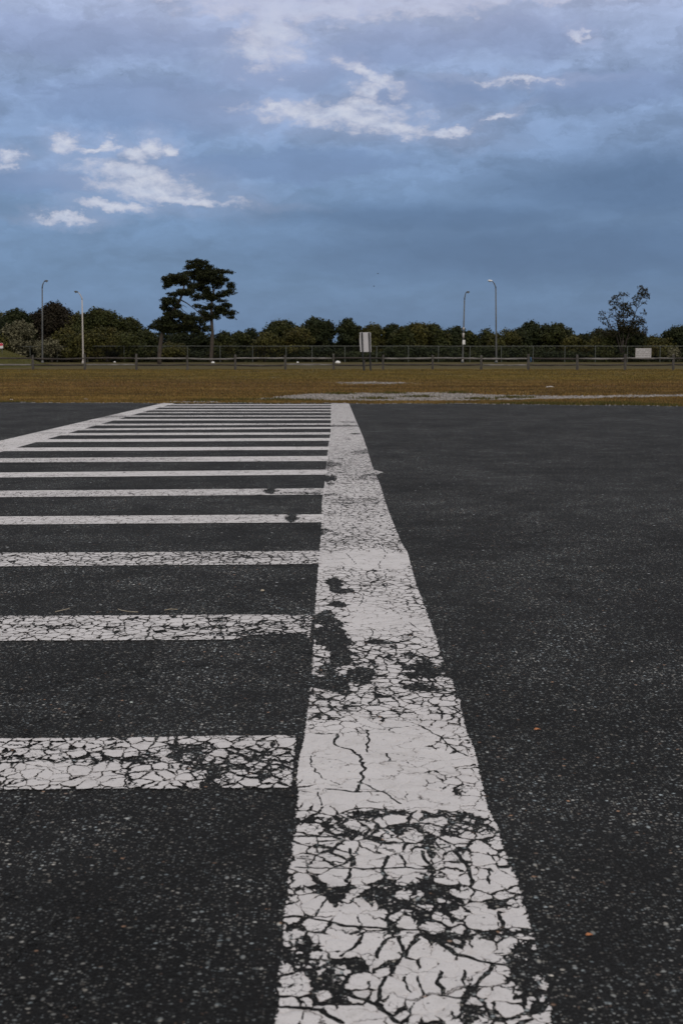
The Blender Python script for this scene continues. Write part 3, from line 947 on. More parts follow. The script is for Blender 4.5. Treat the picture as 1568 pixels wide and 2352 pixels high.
Fc = (np.arange(m_)[:, None, None] * 6 + of[None]).reshape(-1, 3)
M_GRAV, N, b, o_ = new_mat('loose_gravel')
N.put(b.inputs['Base Color'], N.mix(N.attr('tone'), (.10, .095, .09), (.40, .38, .37)))
b.inputs['Roughness'].default_value = .9
o = mesh_np('gravel', V.reshape(-1, 3), Fc, M_GRAV, fattrs={'tone': np.repeat(rng.random(m_), 8)})
tag(o, 'pale loose gravel strewn beside the asphalt edge and in the turf', 'gravel', kind='stuff')

# the grassy bank at the left edge
prof_r = [0, 1.5, 3.0, 3.6, 4.6, 5.4, 6.0, 6.6, 7.2]
prof_z = [1.5, 1.42, 1.2, 1.05, .68, .38, .18, .06, -.06]
BC = (-27.0, 100.5)
rr = np.linspace(0, 7.2, 90); aa = np.linspace(0, 2 * math.pi, 120)
RR, AA = np.meshgrid(rr, aa)
bxg = BC[0] + RR * np.cos(AA); byg = BC[1] + RR * np.sin(AA) * .9
bz = np.interp(RR, prof_r, prof_z) + (fbm(bxg * 1.5, byg * 1.5, 12) - .5) * .10 * (RR < 7)
M_BANK, N, b, o_ = new_mat('bank_turf')
f, _ = N.noise(pos(N), 1.3, 5, .7)
f2_, _ = N.noise(pos(N), 12, 4, .7)
c = N.mix(N.mapr(f, .35, .65), (.050, .052, .014), (.085, .080, .022))
N.put(b.inputs['Base Color'], N.mix(N.mapr(f2_, .4, .65, 0, .5), c, (.03, .03, .01)))
b.inputs['Roughness'].default_value = .95
b.inputs['Specular IOR Level'].default_value = .1
N.put(b.inputs['Normal'], N.bump(f2_, .8, .08))
o = mesh_np('grass_bank', np.stack([bxg, byg, bz], -1).reshape(-1, 3), grid_faces(120, 90), M_BANK, smooth=True)
tag(o, 'low grassy bank rising at the left edge of the field', kind='structure')
kk = 9000
ra = rng.uniform(0, 6.8, kk); th_ = rng.uniform(0, 2 * math.pi, kk)
gx_ = BC[0] + ra * np.cos(th_); gy_ = BC[1] + ra * np.sin(th_) * .9
hh = rng.uniform(.05, .13, kk)
o = blades('grass', gx_, gy_, np.interp(ra, prof_r, prof_z) - .03, hh, hh * .2 + .01, rng.random(kk) * .6, M_TUFT)
tag(o, 'short green grass growing on the bank', 'grass', kind='stuff')

# ------------------------------------------------------------------ split rail fence
YF = gr(784, 849.5)[1]
posts = [-39, 76.6, 195.8, 314, 431, 540.6, 655.5, 766.3, 879, 992.6, 1104.3, 1212.5, 1324.6, 1434.3, 1544.6, 1657]
root = empty('split_rail_fence', (0, YF, 0), 'low split rail fence of weathered grey timber crossing the whole field', 'fence')
PXW = [at(q, 849.5, YF)[0] for q in posts]
rd = random.Random(5)
ph = []
for x in PXW:
    hgt = .93 + rd.uniform(-.04, .05)
    bm = bmesh.new()
    g = []
    lean = rd.uniform(-.02, .02)
    for k, zz in enumerate((-.1, .2, .5, .8, hgt)):
        w = .07 - .004 * k + rd.uniform(-.006, .006)
        g.append([bm.verts.new((x + lean * k / 4 + sx_ * w, sy_ * .06, zz + (rd.uniform(-.03, .03) if k == 4 else 0)))
                  for sx_, sy_ in ((-1, -1), (1, -1), (1, 1), (-1, 1))])
    for r0, r1 in zip(g, g[1:]):
        for k in range(4):
            bm.faces.new((r0[k], r0[(k + 1) % 4], r1[(k + 1) % 4], r1[k]))
    bm.faces.new(g[-1]); bm.faces.new(g[0][::-1])
    obj('post', bm, M_POST, root)
    ph.append(x)
# rails: sag and shade differ from bay to bay
up_m = [1, 1, 1, 0, 0, 0, 0, 1, 0, 0, 0, 1, 0, 0, 1, 0]
dn_m = [0, 1, 0, 1, 1, 1, 0, 1, 1, 1, 0, 1, 1, 1, 1, 1]
for i in range(len(PXW) - 1):
    for lvl, mats in ((.70, up_m), (.315, dn_m)):
        bm = bmesh.new()
        x0_, x1_ = PXW[i] - .10, PXW[i + 1] + .10
        z0 = lvl + rd.uniform(-.02, .02); z1 = lvl + rd.uniform(-.02, .02)
        sag = rd.uniform(-.015, .045)
        off = .0 if i % 2 else .035
        K = 9
        pts = [(x0_ + (x1_ - x0_) * k / K, off - .02 + rd.uniform(-.01, .01), z0 + (z1 - z0) * k / K - sag * 4 * (k / K) * (1 - k / K) + rd.uniform(-.006, .006)) for k in range(K + 1)]
        rad = [.030] + [.052 + rd.uniform(-.006, .006) for _ in range(K - 1)] + [.030]
        tube(bm, pts, rad, 7, jit=.15)
        obj('rail', bm, M_RAILD if mats[i] else M_RAIL, root)

# ------------------------------------------------------------------ chain-link fence
YC = gr(784, 832)[1]
cx_ = [-75, 0, 70.5, 132.5, 202, 286, 363.7, 431.6, 506, 580.4, 657.2, 716.7, 791.7, 864.3, 937.3, 1005.9, 1078.2, 1150.3, 1223, 1295.8, 1366, 1439.4, 1514, 1588, 1660]
CX = [at(q, 832, YC)[0] for q in cx_]
root = empty('chain_link_fence', (0, YC, 0), 'grey chain-link fence with thin posts and a top pipe in front of the trees', 'fence')
TZ = at(784, 795, YC)[2]
for x in CX:
    bm = bmesh.new()
    tube(bm, [(x, 0, -.1), (x + rd.uniform(-.015, .015), 0, TZ - .02)], .030, 8)
    box(bm, (x, 0, TZ - .02), (.085, .085, .05), .012)
    obj('post', bm, M_GALV, root)
bm = bmesh.new()
zs = [TZ + rd.uniform(-.008, .008) - (.03 if x < -22 else 0) for x in CX]
tube(bm, [(x, 0, z) for x, z in zip(CX, zs)], .024, 8)
obj('top_rail', bm, M_GALV, root)
mx = np.array([CX[0], CX[-1]]); mz = np.array([.04, TZ])
obj_link = mesh_np('mesh', [(CX[0], .04, .04), (CX[-1], .04, .04), (CX[-1], .04, TZ), (CX[0], .04, TZ)], [[0, 1, 2, 3]], M_LINK, root)

# ------------------------------------------------------------------ lamp posts


def lamp(base, top, arm, tip, Y, pm, hm, label, group, curve=.25, hl=None):
    b_ = Vector(at(base[0], base[1], Y)); b_.z = 0
    t_ = Vector(at(top[0], top[1], Y)) - b_
    a_ = Vector(at(arm[0], arm[1], Y)) - b_
    e_ = Vector(at(tip[0], tip[1], Y)) - b_
    r_ = empty('street_lamp', b_, label, 'street lamp', group)
    bm = bmesh.new()
    tube(bm, [(0, 0, -.1), (0, 0, .02), t_ * .5, t_], [.075, .070, .058, .045], 12)
    obj('pole', bm, pm, r_, True)
    bm = bmesh.new(); tube(bm, [(0, 0, 0.0), (0, 0, .10), (0, 0, .22)], [.13, .12, .08], 12)
    obj('base', bm, pm, r_, True)
    bm = bmesh.new()
    m_ = t_.lerp(a_, .55) + Vector((curve * (a_.x - t_.x) * -.35, 0, abs(a_.z - t_.z) * .08))
    q_ = t_.lerp(a_, .85) + Vector((0, 0, .03))
    tube(bm, [t_ - Vector((0, 0, .1)), t_, t_.lerp(m_, .5), m_, q_, a_, a_.lerp(e_, .15)], [.05, .05, .042, .038, .034, .03, .03], 10)
    obj('arm', bm, pm, r_, True)
    # cobra head: fat behind, flat lens below
    d = (e_ - a_); ln = max(d.length, .3); ux = Vector((1 if d.x > 0 else -1, 0, 0))
    bm = bmesh.new()
    prof = [(0, .05, .05), (.12, .075, .07), (.35, .12, .09), (.65, .14, .085), (.88, .11, .06), (1, .05, .03)]
    rings = []
    for (f_, w_, h_) in prof:
        c_ = a_ + ux * (ln * f_) + Vector((0, 0, d.z * f_ + .01))
        rings.append([bm.verts.new(c_ + Vector((0, math.cos(q) * w_, math.sin(q) * h_ * (1 if math.sin(q) > 0 else .45)))) for q in [2 * math.pi * k / 12 for k in range(12)]])
    for r0, r1 in zip(rings, rings[1:]):
        for k in range(12): bm.faces.new((r0[k], r0[(k + 1) % 12], r1[(k + 1) % 12], r1[k]))
    bm.faces.new(rings[0][::-1]); bm.faces.new(rings[-1])
    hd = obj('lamp_head', bm, hm, r_, True)
    bm = bmesh.new()
    c_ = a_ + ux * (ln * .6) + Vector((0, 0, d.z * .6 - .03))
    bmesh.ops.create_uvsphere(bm, u_segments=12, v_segments=8, radius=1)
    bmesh.ops.scale(bm, vec=(ln * .26, .10, .05), verts=bm.verts)
    bmesh.ops.translate(bm, vec=c_, verts=bm.verts)
    obj('lens', bm, M_GLASSY, hd, True)
    return r_, b_, t_


GL = 'street lamps behind the rail fence'
lamp((98.3, 834), (97.6, 658.8), (102.5, 646.5), (109.5, 645.5), 114.5, M_POLE, M_HEADD, 'tall grey street lamp nearest the left edge, its arm turned right', GL)
lamp((191.6, 833), (189, 685.5), (180, 671.5), (171, 670), 113.5, M_POLEW, M_HEADD, 'pale street lamp on the left with its short arm turned left', GL)
r1, b1, t1 = lamp((1061.5, 831), (1066.2, 685.2), (1069.5, 672), (1077, 671), 116.5, M_POLE, M_HEADD, 'shorter street lamp on the right carrying a small white notice, arm turned right', GL)
lamp((1139.2, 831), (1137.7, 659.2), (1129.8, 646), (1119.5, 644.8), 116.5, M_POLE, M_HEADW, 'tall street lamp on the right with a white head turned left', GL)
# notice and pale bands on the shorter right-hand lamp
for (ya, yb, w_, dx_) in ((781, 791, .22, .01),):
    pa = Vector(at(1064, ya, 116.5)) - b1; pb = Vector(at(1064, yb, 116.5)) - b1
    bm = bmesh.new(); box(bm, ((pa.x + pb.x) / 2 + dx_, -.115, (pa.z + pb.z) / 2), (w_, .012, pa.z - pb.z), .003)
    tag(obj('notice', bm, M_WHITE, r1))
for (ya, yb) in ((765, 776), (752, 758), (826, 830.5)):
    pa = Vector(at(1063, ya, 116.5)) - b1; pb = Vector(at(1063, yb, 116.5)) - b1
    fr_ = (pa.z / t1.z)
    bm = bmesh.new(); tube(bm, [(t1.x * pb.z / t1.z, 0, pb.z), (t1.x * pa.z / t1.z, 0, pa.z)], .078, 12)
    obj('pale_band', bm, M_POLEW, r1, True)

# ------------------------------------------------------------------ signs
YS = gr(784, 851.5)[1]
bx0 = at(838.5, 851.5, YS)
root = empty('sign', (bx0[0], YS, 0), 'blank pale back of a tall road sign on two dark posts at the rail fence', 'sign')


def loc(dx, dy, Y, r0):
    q = at(dx, dy, Y)
    return Vector((q[0] - r0[0], q[1] - r0[1], q[2] - r0[2]))


R0 = (bx0[0], YS, 0)
bm = bmesh.new()
NR, NCc = 14, 10
gridv = []
for side in (0, 1):
    g = []
    for i in range(NR):
        f_ = i / (NR - 1)
        yv = 763.4 + (808.3 - 763.4) * f_
        xl_ = float(np.interp(f_, [0, .3, .55, 1], [826.2, 825.5, 825.5, 827.6])); xr_ = float(np.interp(f_, [0, .5, 1], [851.1, 851.4, 852.2]))
        row_ = []
        for j in range(NCc):
            q = loc(xl_ + (xr_ - xl_) * j / (NCc - 1), yv, YS, R0)
            q.y = .06 + .02 * math.sin(f_ * 3 + j * .3) + side * .006
            row_.append(bm.verts.new(q))
        g.append(row_)
    gridv.append(g)
for s_, g in enumerate(gridv):
    for i in range(NR - 1):
        for j in range(NCc - 1):
            fc = (g[i][j], g[i][j + 1], g[i + 1][j + 1], g[i + 1][j])
            bm.faces.new(fc if s_ else fc[::-1])
a_, c_ = gridv
loop = [(0, j) for j in range(NCc)] + [(i, NCc - 1) for i in range(1, NR)] + [(NR - 1, j) for j in range(NCc - 2, -1, -1)] + [(i, 0) for i in range(NR - 2, 0, -1)]
for k in range(len(loop)):
    p0, p1 = loop[k], loop[(k + 1) % len(loop)]
    bm.faces.new((a_[p0[0]][p0[1]], a_[p1[0]][p1[1]], c_[p1[0]][p1[1]], c_[p0[0]][p0[1]]))
obj('sign_panel', bm, M_SIGNG, root)
for xt, xm, xb in ((831.0, 832.6, 835.0), (847.2, 849.0, 850.6)):
    P = [loc(xt, 764, YS, R0), loc((xt + xm) / 2 - .1, 780, YS, R0), loc(xm, 808, YS, R0), loc(xb, 851.5, YS, R0)]
    bm = bmesh.new()
    for k in range(3):
        pass
    tube(bm, [P[3] + Vector((0, 0, -.1)), P[3], P[2], P[1], P[0]], [.045, .045, .042, .045, .045], 4)
    obj('leg', bm, M_CHANNEL, root)
bm = bmesh.new()
P = [loc(836.4, 851.5, YS, R0), loc(836.6, 827, YS, R0)]
P[0].y = P[1].y = .05
tube(bm, [P[0] + Vector((0, 0, -.1)), P[0], P[1]], [.05, .05, .045], 6)
obj('anchor_stake', bm, M_POST, root)
bm = bmesh.new()
P = [loc(851.4, 851.5, YS, R0), loc(851.6, 831, YS, R0)]
P[0].y = P[1].y = .05
tube(bm, [P[0] + Vector((0, 0, -.1)), P[0], P[1]], [.04, .04, .035], 6)
obj('anchor_stake', bm, M_POST, root)

# notice board hung on the chain-link fence
q0 = Vector(at(1458.3, 822, YC - .06)); q1 = Vector(at(1494.3, 800, YC - .06))
cen = (q0 + q1) / 2
w_, h_ = q1.x - q0.x, q1.z - q0.z
root = empty('notice_board', (cen.x, cen.y, cen.z), 'wide pale notice with rows of faint print hung on the chain-link fence at the right', 'sign')
bm = bmesh.new(); box(bm, (0, 0, 0), (w_, .02, h_), .004)
obj('board', bm, M_PRINT, root)
bm = bmesh.new()
for s_ in (-1, 1):
    box(bm, (s_ * w_ / 2, -.006, 0), (.03, .035, h_ + .03))
    box(bm, (0, -.006, s_ * h_ / 2), (w_ - .034, .034, .028))
obj('frame', bm, M_POLEW, root)

# red and white sign on the bank, cut by the left edge of the picture
YR = 99.0
q0 = at(-11, 800, YR); q1 = at(7.5, 788, YR)
cx0 = (q0[0] + q1[0]) / 2
root = empty('sign', (cx0, YR, 1.15), 'small red and white sign on the grassy bank at the left edge', 'sign')
w_, h_ = q1[0] - q0[0], q1[2] - q0[2]
zc = (q0[2] + q1[2]) / 2 - 1.15
bm = bmesh.new(); box(bm, (0, 0, zc), (w_, .02, h_), .004)
pn = obj('sign_panel', bm, M_WHITE, root)
bm = bmesh.new(); box(bm, (0, -.014, zc + h_ * .22), (w_ - .02, .008, h_ * .5))
obj('red_band', bm, M_RED, pn)
for s_ in (-.2, .2):
    bm = bmesh.new(); tube(bm, [(s_, .03, -.2), (s_, .03, zc + h_ / 2 - .02)], .02, 8)
    obj('leg', bm, M_GALV, root)

# ------------------------------------------------------------------ litter and white stones
for (dx, dy, r, lab) in [(264, 831.8, .10, 'small white stone on the turf by the chain-link fence, leftmost of the four'),
                         (489, 833.4, .15, 'white stone on the turf near the right pine trunk'),
                         (683.4, 832.6, .10, 'small white stone left of the blank sign, between two fence posts'),
                         (775.5, 833, .22, 'largest white stone, just right of a rail fence post left of the blank sign')]:
    x, y = gr(dx, dy + 1.2)
    o = obj('white_stone', stone_bm(r, 1, 1, .75, int(dx), 2, .08), M_WHITE, smooth=True, loc=(x, y, .04))
    tag(o, lab, 'stone', 'white stones by the chain-link fence')
x, y = gr(1262.5, 891)
bm = bmesh.new()
K = 8
g = [[bm.verts.new(((i / K - .5) * .32, (j / K - .5) * .16, .02 + .05 * random.random() * math.sin(math.pi * i / K))) for j in range(K + 1)] for i in range(K + 1)]
for i in range(K):
    for j in range(K): bm.faces.new((g[i][j], g[i + 1][j], g[i + 1][j + 1], g[i][j + 1]))
bmesh.ops.solidify(bm, geom=bm.faces[:], thickness=.004)
o = obj('paper_scrap', bm, M_WHITE, loc=(x, y, .01))
tag(o, 'crumpled white paper scrap lying in the brown turf on the right', 'litter')
for (dx, dy, lab) in [(27.4, 920, 'pale stone at the turf edge near the left side of the picture'), (197, 918.5, 'pale stone at the turf edge below the left street lamps')]:
    x, y = gr(dx, dy)
    o = obj('stone', stone_bm(.045, 1.3, 1, .7, int(dx), 2), M_STONE, smooth=True, loc=(x, y, .01))
    tag(o, lab, 'stone')
q = at(1218, 825, YF - .08)
bm = bmesh.new()
for k, (a_, b_) in enumerate([(0, .06), (.02, -.04), (-.01, -.14)]):
    g_ = bmesh.ops.create_icosphere(bm, subdivisions=2, radius=.05 - .008 * k)
    bmesh.ops.scale(bm, vec=(.8, .6, 1.3), verts=g_['verts'])
    bmesh.ops.translate(bm, vec=(a_, 0, b_), verts=g_['verts'])
o = obj('rag', bm, M_BLUE, smooth=True, loc=(q[0], q[1], q[2]))
tag(o, 'small blue rag caught on the rail fence beside a post on the right', 'rag')

# ------------------------------------------------------------------ foliage


def leaf_mesh(name, C, Nrm, S, tone, mat, parent, elong=1.5):
    n = len(C)
    Nrm = Nrm / (np.linalg.norm(Nrm, axis=1, keepdims=True) + 1e-9)
    rv = rng.normal(size=(n, 3))
    T = np.cross(Nrm, rv); T /= (np.linalg.norm(T, axis=1, keepdims=True) + 1e-9)
    B = np.cross(Nrm, T)
    S = S[:, None]
    V = np.stack([C - T * S * elong * .5, C + B * S * .5 - T * S * .05, C + T * S * elong * .5 + Nrm * S * .15, C - B * S * .5 + T * S * .05], 1).reshape(-1, 3)
    return mesh_np(name, V, np.arange(4 * n).reshape(-1, 4), mat, parent, fattrs={'tone': tone})


def lump_leaves(lumps, per_m2, size, jit=.55, flat=1.0):
    Cs, Ns, Ss, Ts = [], [], [], []
    for (c, r) in lumps:
        c = np.array(c); r = np.array(r)
        area = 4 * math.pi * ((r[0] * r[1]) ** 1.6 / 3 + (r[0] * r[2]) ** 1.6 / 3 + (r[1] * r[2]) ** 1.6 / 3) ** (1 / 1.6)
        n = max(8, int(area * per_m2))
        d = rng.normal(size=(n, 3)); d /= np.linalg.norm(d, axis=1, keepdims=True)
        rad = 1 - np.abs(rng.normal(0, .25, n))
        rad = np.where(rng.random(n) < .30, 1 + np.abs(rng.normal(0, .22, n)), rad)
        Cs.append(c + d * r * rad[:, None])
        nn = d / r + rng.normal(0, jit, (n, 3)) / r.mean()
        nn[:, 2] += .4 / r.mean()
        Ns.append(nn)
        Ss.append(rng.uniform(.65, 1.35, n) * size)
        Ts.append(np.clip(rng.normal(.45, .22, n) + rng.normal(0, .14), 0, 1))
    return np.concatenate(Cs), np.concatenate(Ns), np.concatenate(Ss), np.concatenate(Ts)


def tree(dx, top, hw, kind, Y, label, cat='tree', group=None, bottom=None, sparse=False, name='leafy_tree', round_=False, cut=None):
    b_ = Vector(at(dx, 832, Y)); b_.z = 0
    zt = at(dx, top, Y)[2]
    rx = hw / F * Y * (1.45 if hw < 40 else 1.0)
    r_ = empty(name, b_, label, cat, group)
    zb = .15 if bottom is None else at(dx, bottom, Y)[2]
    hgt = zt - zb
    lr = min(.48, max(.22, rx * .34))
    lumps = []
    nl = int(2 * math.pi * rx * (hgt + rx * .6) / (math.pi * lr * lr) * 1.25)
    for k in range(nl):
        a = random.uniform(0, 2 * math.pi)
        f_ = random.random() ** .75
        if k % 4 == 0: f_ = .72 + .28 * random.random()
        z = zb + lr * .4 + (hgt - lr * 1.25) * f_
        prof = math.sqrt(max(0, 1 - (max(0, (f_ - .30)) / .71) ** 2)) * (1 + .22 * math.sin(a * 2 + dx) + .12 * math.sin(a * 5 + top)) if not round_ else math.sqrt(max(.02, 1 - (2 * f_ - 1) ** 2)) * 1.02
        rad = max(0, rx * prof - lr * .45) * (random.random() ** .3)
        s_ = lr * random.choice((.35, .5, .7, 1.0, 1.35))
        if f_ > .7: z += random.uniform(-.22, .12)
        lumps.append(((rad * math.cos(a), rad * math.sin(a) * .8, z), (s_ * 1.1, s_, s_ * .8)))
    lumps.append(((random.uniform(-.15, .15) * rx, 0, zt - lr * .5), (lr, lr, lr * .55)))
    for k in range(int(4 + rx * 4)):
        q = random.uniform(-.9, .9)
        zz = zb + hgt * (1 - .30 * q * q) - random.uniform(.0, .25)
        s_ = random.uniform(.09, .17)
        lumps.append(((q * rx, random.uniform(-.3, .3) * rx, zz), (s_, s_, s_ * random.uniform(.9, 1.9))))
    dens = 62 if not sparse else 24
    C, Nn, S, T = lump_leaves(lumps, dens, .125 if not sparse else .11)
    # stray twigs at the outline
    m_ = max(12, int(rx * 40))
    idx = rng.integers(0, len(C), m_)
    C = np.concatenate([C, C[idx] + rng.normal(0, .16, (m_, 3)) + [0, 0, .05]]); Nn = np.concatenate([Nn, rng.normal(size=(m_, 3))])
    S = np.concatenate([S, np.full(m_, .09)]); T = np.concatenate([T, rng.random(m_) * .5])
    leaf_mesh('crown', C, Nn, S, T, FOL[kind], r_)
    bm = bmesh.new()
    rt = max(.035, rx * .07)
    lean = random.uniform(-.12, .12)
    sp = [(0, 0, -.1), (lean * .3, .02, hgt * .25 + zb * .4), (lean, .0, zb + hgt * .55), (lean * 1.4, 0, zb + hgt * .85)]
    tube(bm, sp, [rt, rt * .8, rt * .5, rt * .18], 7, jit=.1)
    for k in range(5):
        a = 2 * math.pi * k / 5 + random.random()
        z0 = zb * .6 + hgt * random.uniform(.15, .5)
        e_ = (math.cos(a) * rx * .65, math.sin(a) * rx * .5, z0 + hgt * random.uniform(.18, .35))
        tube(bm, [(lean * .5, 0, z0), (e_[0] * .5, e_[1] * .5, z0 + (e_[2] - z0) * .6), e_], [rt * .5, rt * .35, rt * .1], 6)
    obj('trunk', bm, M_DBARK, r_)
    return r_


GT = 'trees and bushes behind the chain-link fence'
TR = [
    (2, 716, 26, 'olive', 131, 'thin-topped olive tree at the left edge behind the pale bush'),
    (38, 711, 30, 'dark', 129, 'dark green tree rising just left of the leftmost lamp pole, behind the pale bush'),
    (128, 697, 60, 'brown', 130, 'broad bronze-brown tree between the two left street lamps'),
    (86, 722, 26, 'brown', 131, 'lower bronze shoulder tree directly behind the leftmost lamp pole'),
    (234, 708, 62, 'green', 128, 'broad green tree just right of the pale lamp, tallest of the green ones'),
    (182, 722, 22, 'olive', 129, 'olive-topped tree directly behind the pale lamp pole'),
    (290, 730, 34, 'green', 129, 'green tree sloping down towards the pines'),
    (154, 757, 28, 'olive', 122.5, 'yellow-green bush between the two left lamp poles, close behind the fence'),
    (196, 762, 28, 'olive', 122, 'low olive bush to the right of the pale lamp pole base'),
    (246, 752, 36, 'olive', 123, 'mid-height olive bush in front of the broad green tree'),
    (300, 766, 26, 'green', 122.5, 'low green bush at the foot of the tree that slopes to the pines'),
    (338, 757, 22, 'green', 124, 'green bush close to the left of the leaning pine trunk'),
    (420, 762, 26, 'dark', 127, 'dark bush between the two pine trunks, on the left'),
    (462, 760, 24, 'dark', 126, 'dark bush just left of the upright pine trunk'),
    (400, 788, 26, 'olive', 122.5, 'low olive bush between the pine trunks near the fence'),
    (515, 763, 24, 'green', 124, 'first green bush right of the upright pine trunk'),
    (550, 762, 20, 'green', 126, 'second green bush right of the upright pine trunk'),
    (577, 753, 17, 'dark', 128, 'thin dark tree standing slightly above its neighbours right of the pines'),
    (610, 764, 26, 'olive', 123, 'olive bush left of the broad domed bush'),
    (645, 737, 38, 'green', 126, 'broad domed green bush between the pines and the blank sign'),
    (686, 752, 26, 'olive', 124, 'olive bush right of the broad domed bush'),
    (720, 731, 22, 'dark', 127, 'tall dark bush left of the gap beside the blank sign'),
    (750, 737, 21, 'dark', 128, 'dark round bush forming the left side of the gap beside the blank sign'),
    (798, 731, 16, 'dark', 126, 'narrow dark tree just left of the blank sign, right side of the gap'),
    (815, 746, 18, 'green', 128, 'green bush whose top shows directly over the left corner of the blank sign'),
    (856, 746, 21, 'olive', 126, 'olive-brown bush showing right of the top of the blank sign'),
    (900, 744, 18, 'dark', 127, 'dark bush second to the right from the blank sign'),
    (924, 749, 18, 'green', 125, 'green bush third to the right from the blank sign'),
    (957, 743, 26, 'olive', 127, 'wide olive-brown bush midway between the blank sign and the lamp with the notice'),
    (990, 744, 20, 'green', 128, 'green bush left of the low dip before the lamp with the notice'),
    (1016, 757, 17, 'green', 126, 'low green bush in the dip left of the lamp with the notice'),
    (1048, 750, 20, 'dark', 127, 'dark bush directly behind the lamp with the notice, on its left'),
    (1078, 761, 19, 'green', 127, 'green bush directly right of the lamp with the notice'),
    (1114, 756, 17, 'green', 128, 'spiky green tree between the two right street lamps'),
    (1138, 768, 16, 'olive', 125, 'low olive bush directly behind the white-headed lamp'),
    (1164, 756, 22, 'olive', 126, 'loose pale-green bush just right of the white-headed lamp'),
    (1192, 756, 22, 'dark', 127, 'dark bush left of the tall domed tree on the right'),
    (1218, 739, 28, 'dark', 128, 'dark domed tree right of the white-headed lamp, the tallest of its row'),
    (1249, 747, 15, 'dark', 129, 'small dark tree squeezed between two domed trees on the right'),
    (1279, 744, 27, 'green', 127, 'domed green tree left of the sparse autumn tree'),
    (1316, 770, 20, 'olive', 125, 'low olive bush at the right foot of the domed green tree'),
    (1340, 768, 18, 'dark', 126, 'low dark bush just left of the sparse autumn tree'),
    (1372, 774, 20, 'olive', 124, 'low olive bush under the left twigs of the sparse autumn tree'),
    (1402, 758, 26, 'green', 124, 'green bush at the left foot of the sparse autumn tree'),
    (1440, 752, 26, 'dark', 124, 'dark bush hiding the lower stems of the sparse autumn tree'),
    (1470, 764, 20, 'brown', 125, 'brown bush at the right foot of the sparse autumn tree'),
    (1500, 774, 24, 'olive', 124, 'low yellow-green bush above the right end of the notice on the fence'),
    (1528, 779, 18, 'olive', 125, 'low olive bush left of the dark tree at the right edge'),
    (1556, 751, 28, 'dark', 126, 'dark green tree cut by the right edge of the picture'),
]
for q in TR:
    rd_ = q[2] > 27 and q[1] < 730
    tree(*q, group=GT, cat='tree' if q[1] < 745 else 'bush', name='leafy_tree' if q[1] < 745 else 'leafy_bush', sparse=(q[0] in (2, 1114, 1164, 577)))
tree(44, 736, 46, 'pale', 122.5, 'broad pale grey-green bush with silvery top at the left edge', cat='bush', name='pale_bush')
tree(120, 778, 24, 'pale', 121.5, 'small pale bush close behind the fence right of the leftmost lamp pole', cat='bush', name='pale_bush', sparse=True)
tree(-12, 770, 30, 'olive', 121.5, 'dark olive bush behind the bank at the left edge', cat='bush', name='leafy_bush')
tree(1546, 800, 12, 'pale', 118.2, 'thin pale-leaved sapling close to the fence at the right edge', cat='bush', name='sapling', sparse=True)

# undergrowth along the foot of the trees, and the woodland behind: masses nobody could count
for (Y, ztop, var, per, mt, lab, x0_, x1_) in ((123.8, 1.0, .5, 50, FOL['dark'], 'dark tangled undergrowth along the foot of the trees', -33, 33),
                                             (137, 2.35, .7, 46, FOL['dark'], 'low dark woodland behind the fence-line trees', -44, 44)):
    lumps = []
    x = x0_
    while x < x1_:
        hz = ztop * (.45 + 1.0 * float(fbm(np.array([x * .35]), np.array([Y]), 3)[0]))
        z = .15
        while z < hz:
            s_ = random.uniform(.3, .5)
            lumps.append(((x + random.uniform(-.2, .2), Y + random.uniform(-.5, .5), z), (s_ * 1.2, s_, s_ * .8)))
            z += .42
        x += .42
    C, Nn, S, T = lump_leaves(lumps, per, .15)
    o = leaf_mesh('undergrowth' if Y < 130 else 'woodland', C, Nn, S, T, mt, None)
    tag(o, lab, 'undergrowth' if Y < 130 else 'woodland', kind='stuff')

# ------------------------------------------------------------------ the two pines


def z2(x, y): return (313.5 + x * .24877, 571.2 + y * .24877)


def pine(Y, base, trunk, trad, limbs, pads, label, ysh):
    b0_ = at(*z2(*base), Y)
    R0_ = (b0_[0], Y, 0)
    r_ = empty('pine_tree', R0_, label, 'tree', 'pines by the chain-link fence')
    W = lambda q: tuple(loc(*z2(q[0], q[1]), Y, R0_) + Vector((0, q[2] if len(q) > 2 else 0, 0)))
    bm = bmesh.new()
    pts = [W(q) for q in trunk]
    pts = [(pts[0][0], 0, -.15)] + pts
    tube(bm, pts, [trad[0] * 1.15] + trad, 10, jit=.08)
    tk = obj('trunk', bm, M_BARK, r_, True)
    for lb, r0 in limbs:
        bm = bmesh.new()
        P_ = [W(q) for q in lb]
        tube(bm, P_, [r0 * (1 - .75 * k / (len(P_) - 1)) for k in range(len(P_))], 7, jit=.1)
        obj('limb', bm, M_DBARK, r_, True)
    lumps = []
    sc_ = .24877 / F * Y
    for (x, y, rx, ry) in pads:
        nl = max(3, int(rx * ry / 165))
        for k in range(nl):
            a = random.uniform(0, 2 * math.pi); q = math.sqrt(random.random())
            c = W((x + math.cos(a) * rx * .72 * q, y + math.sin(a) * ry * .85 * q + 2))
            s_ = random.uniform(.13, .25)
            dy = random.uniform(-1, 1) * min(1.2, rx * sc_ * .9)
            lumps.append(((c[0], c[1] + dy, c[2]), (s_ * 1.3, s_ * 1.25, s_ * .75)))
    for k in range(len(lumps) // 4):
        c_, r__ = random.choice(lumps)
        s_ = random.uniform(.05, .11)
        lumps.append(((c_[0] + random.gauss(0, .26), c_[1] + random.gauss(0, .2), c_[2] + random.gauss(.03, .12)), (s_ * 1.4, s_, s_)))
    C, Nn, S, T = lump_leaves(lumps, 105, .078, jit=1.0)
    leaf_mesh('crown', C, Nn, S, T, FOL['pine'], r_, elong=2.2)
    return r_


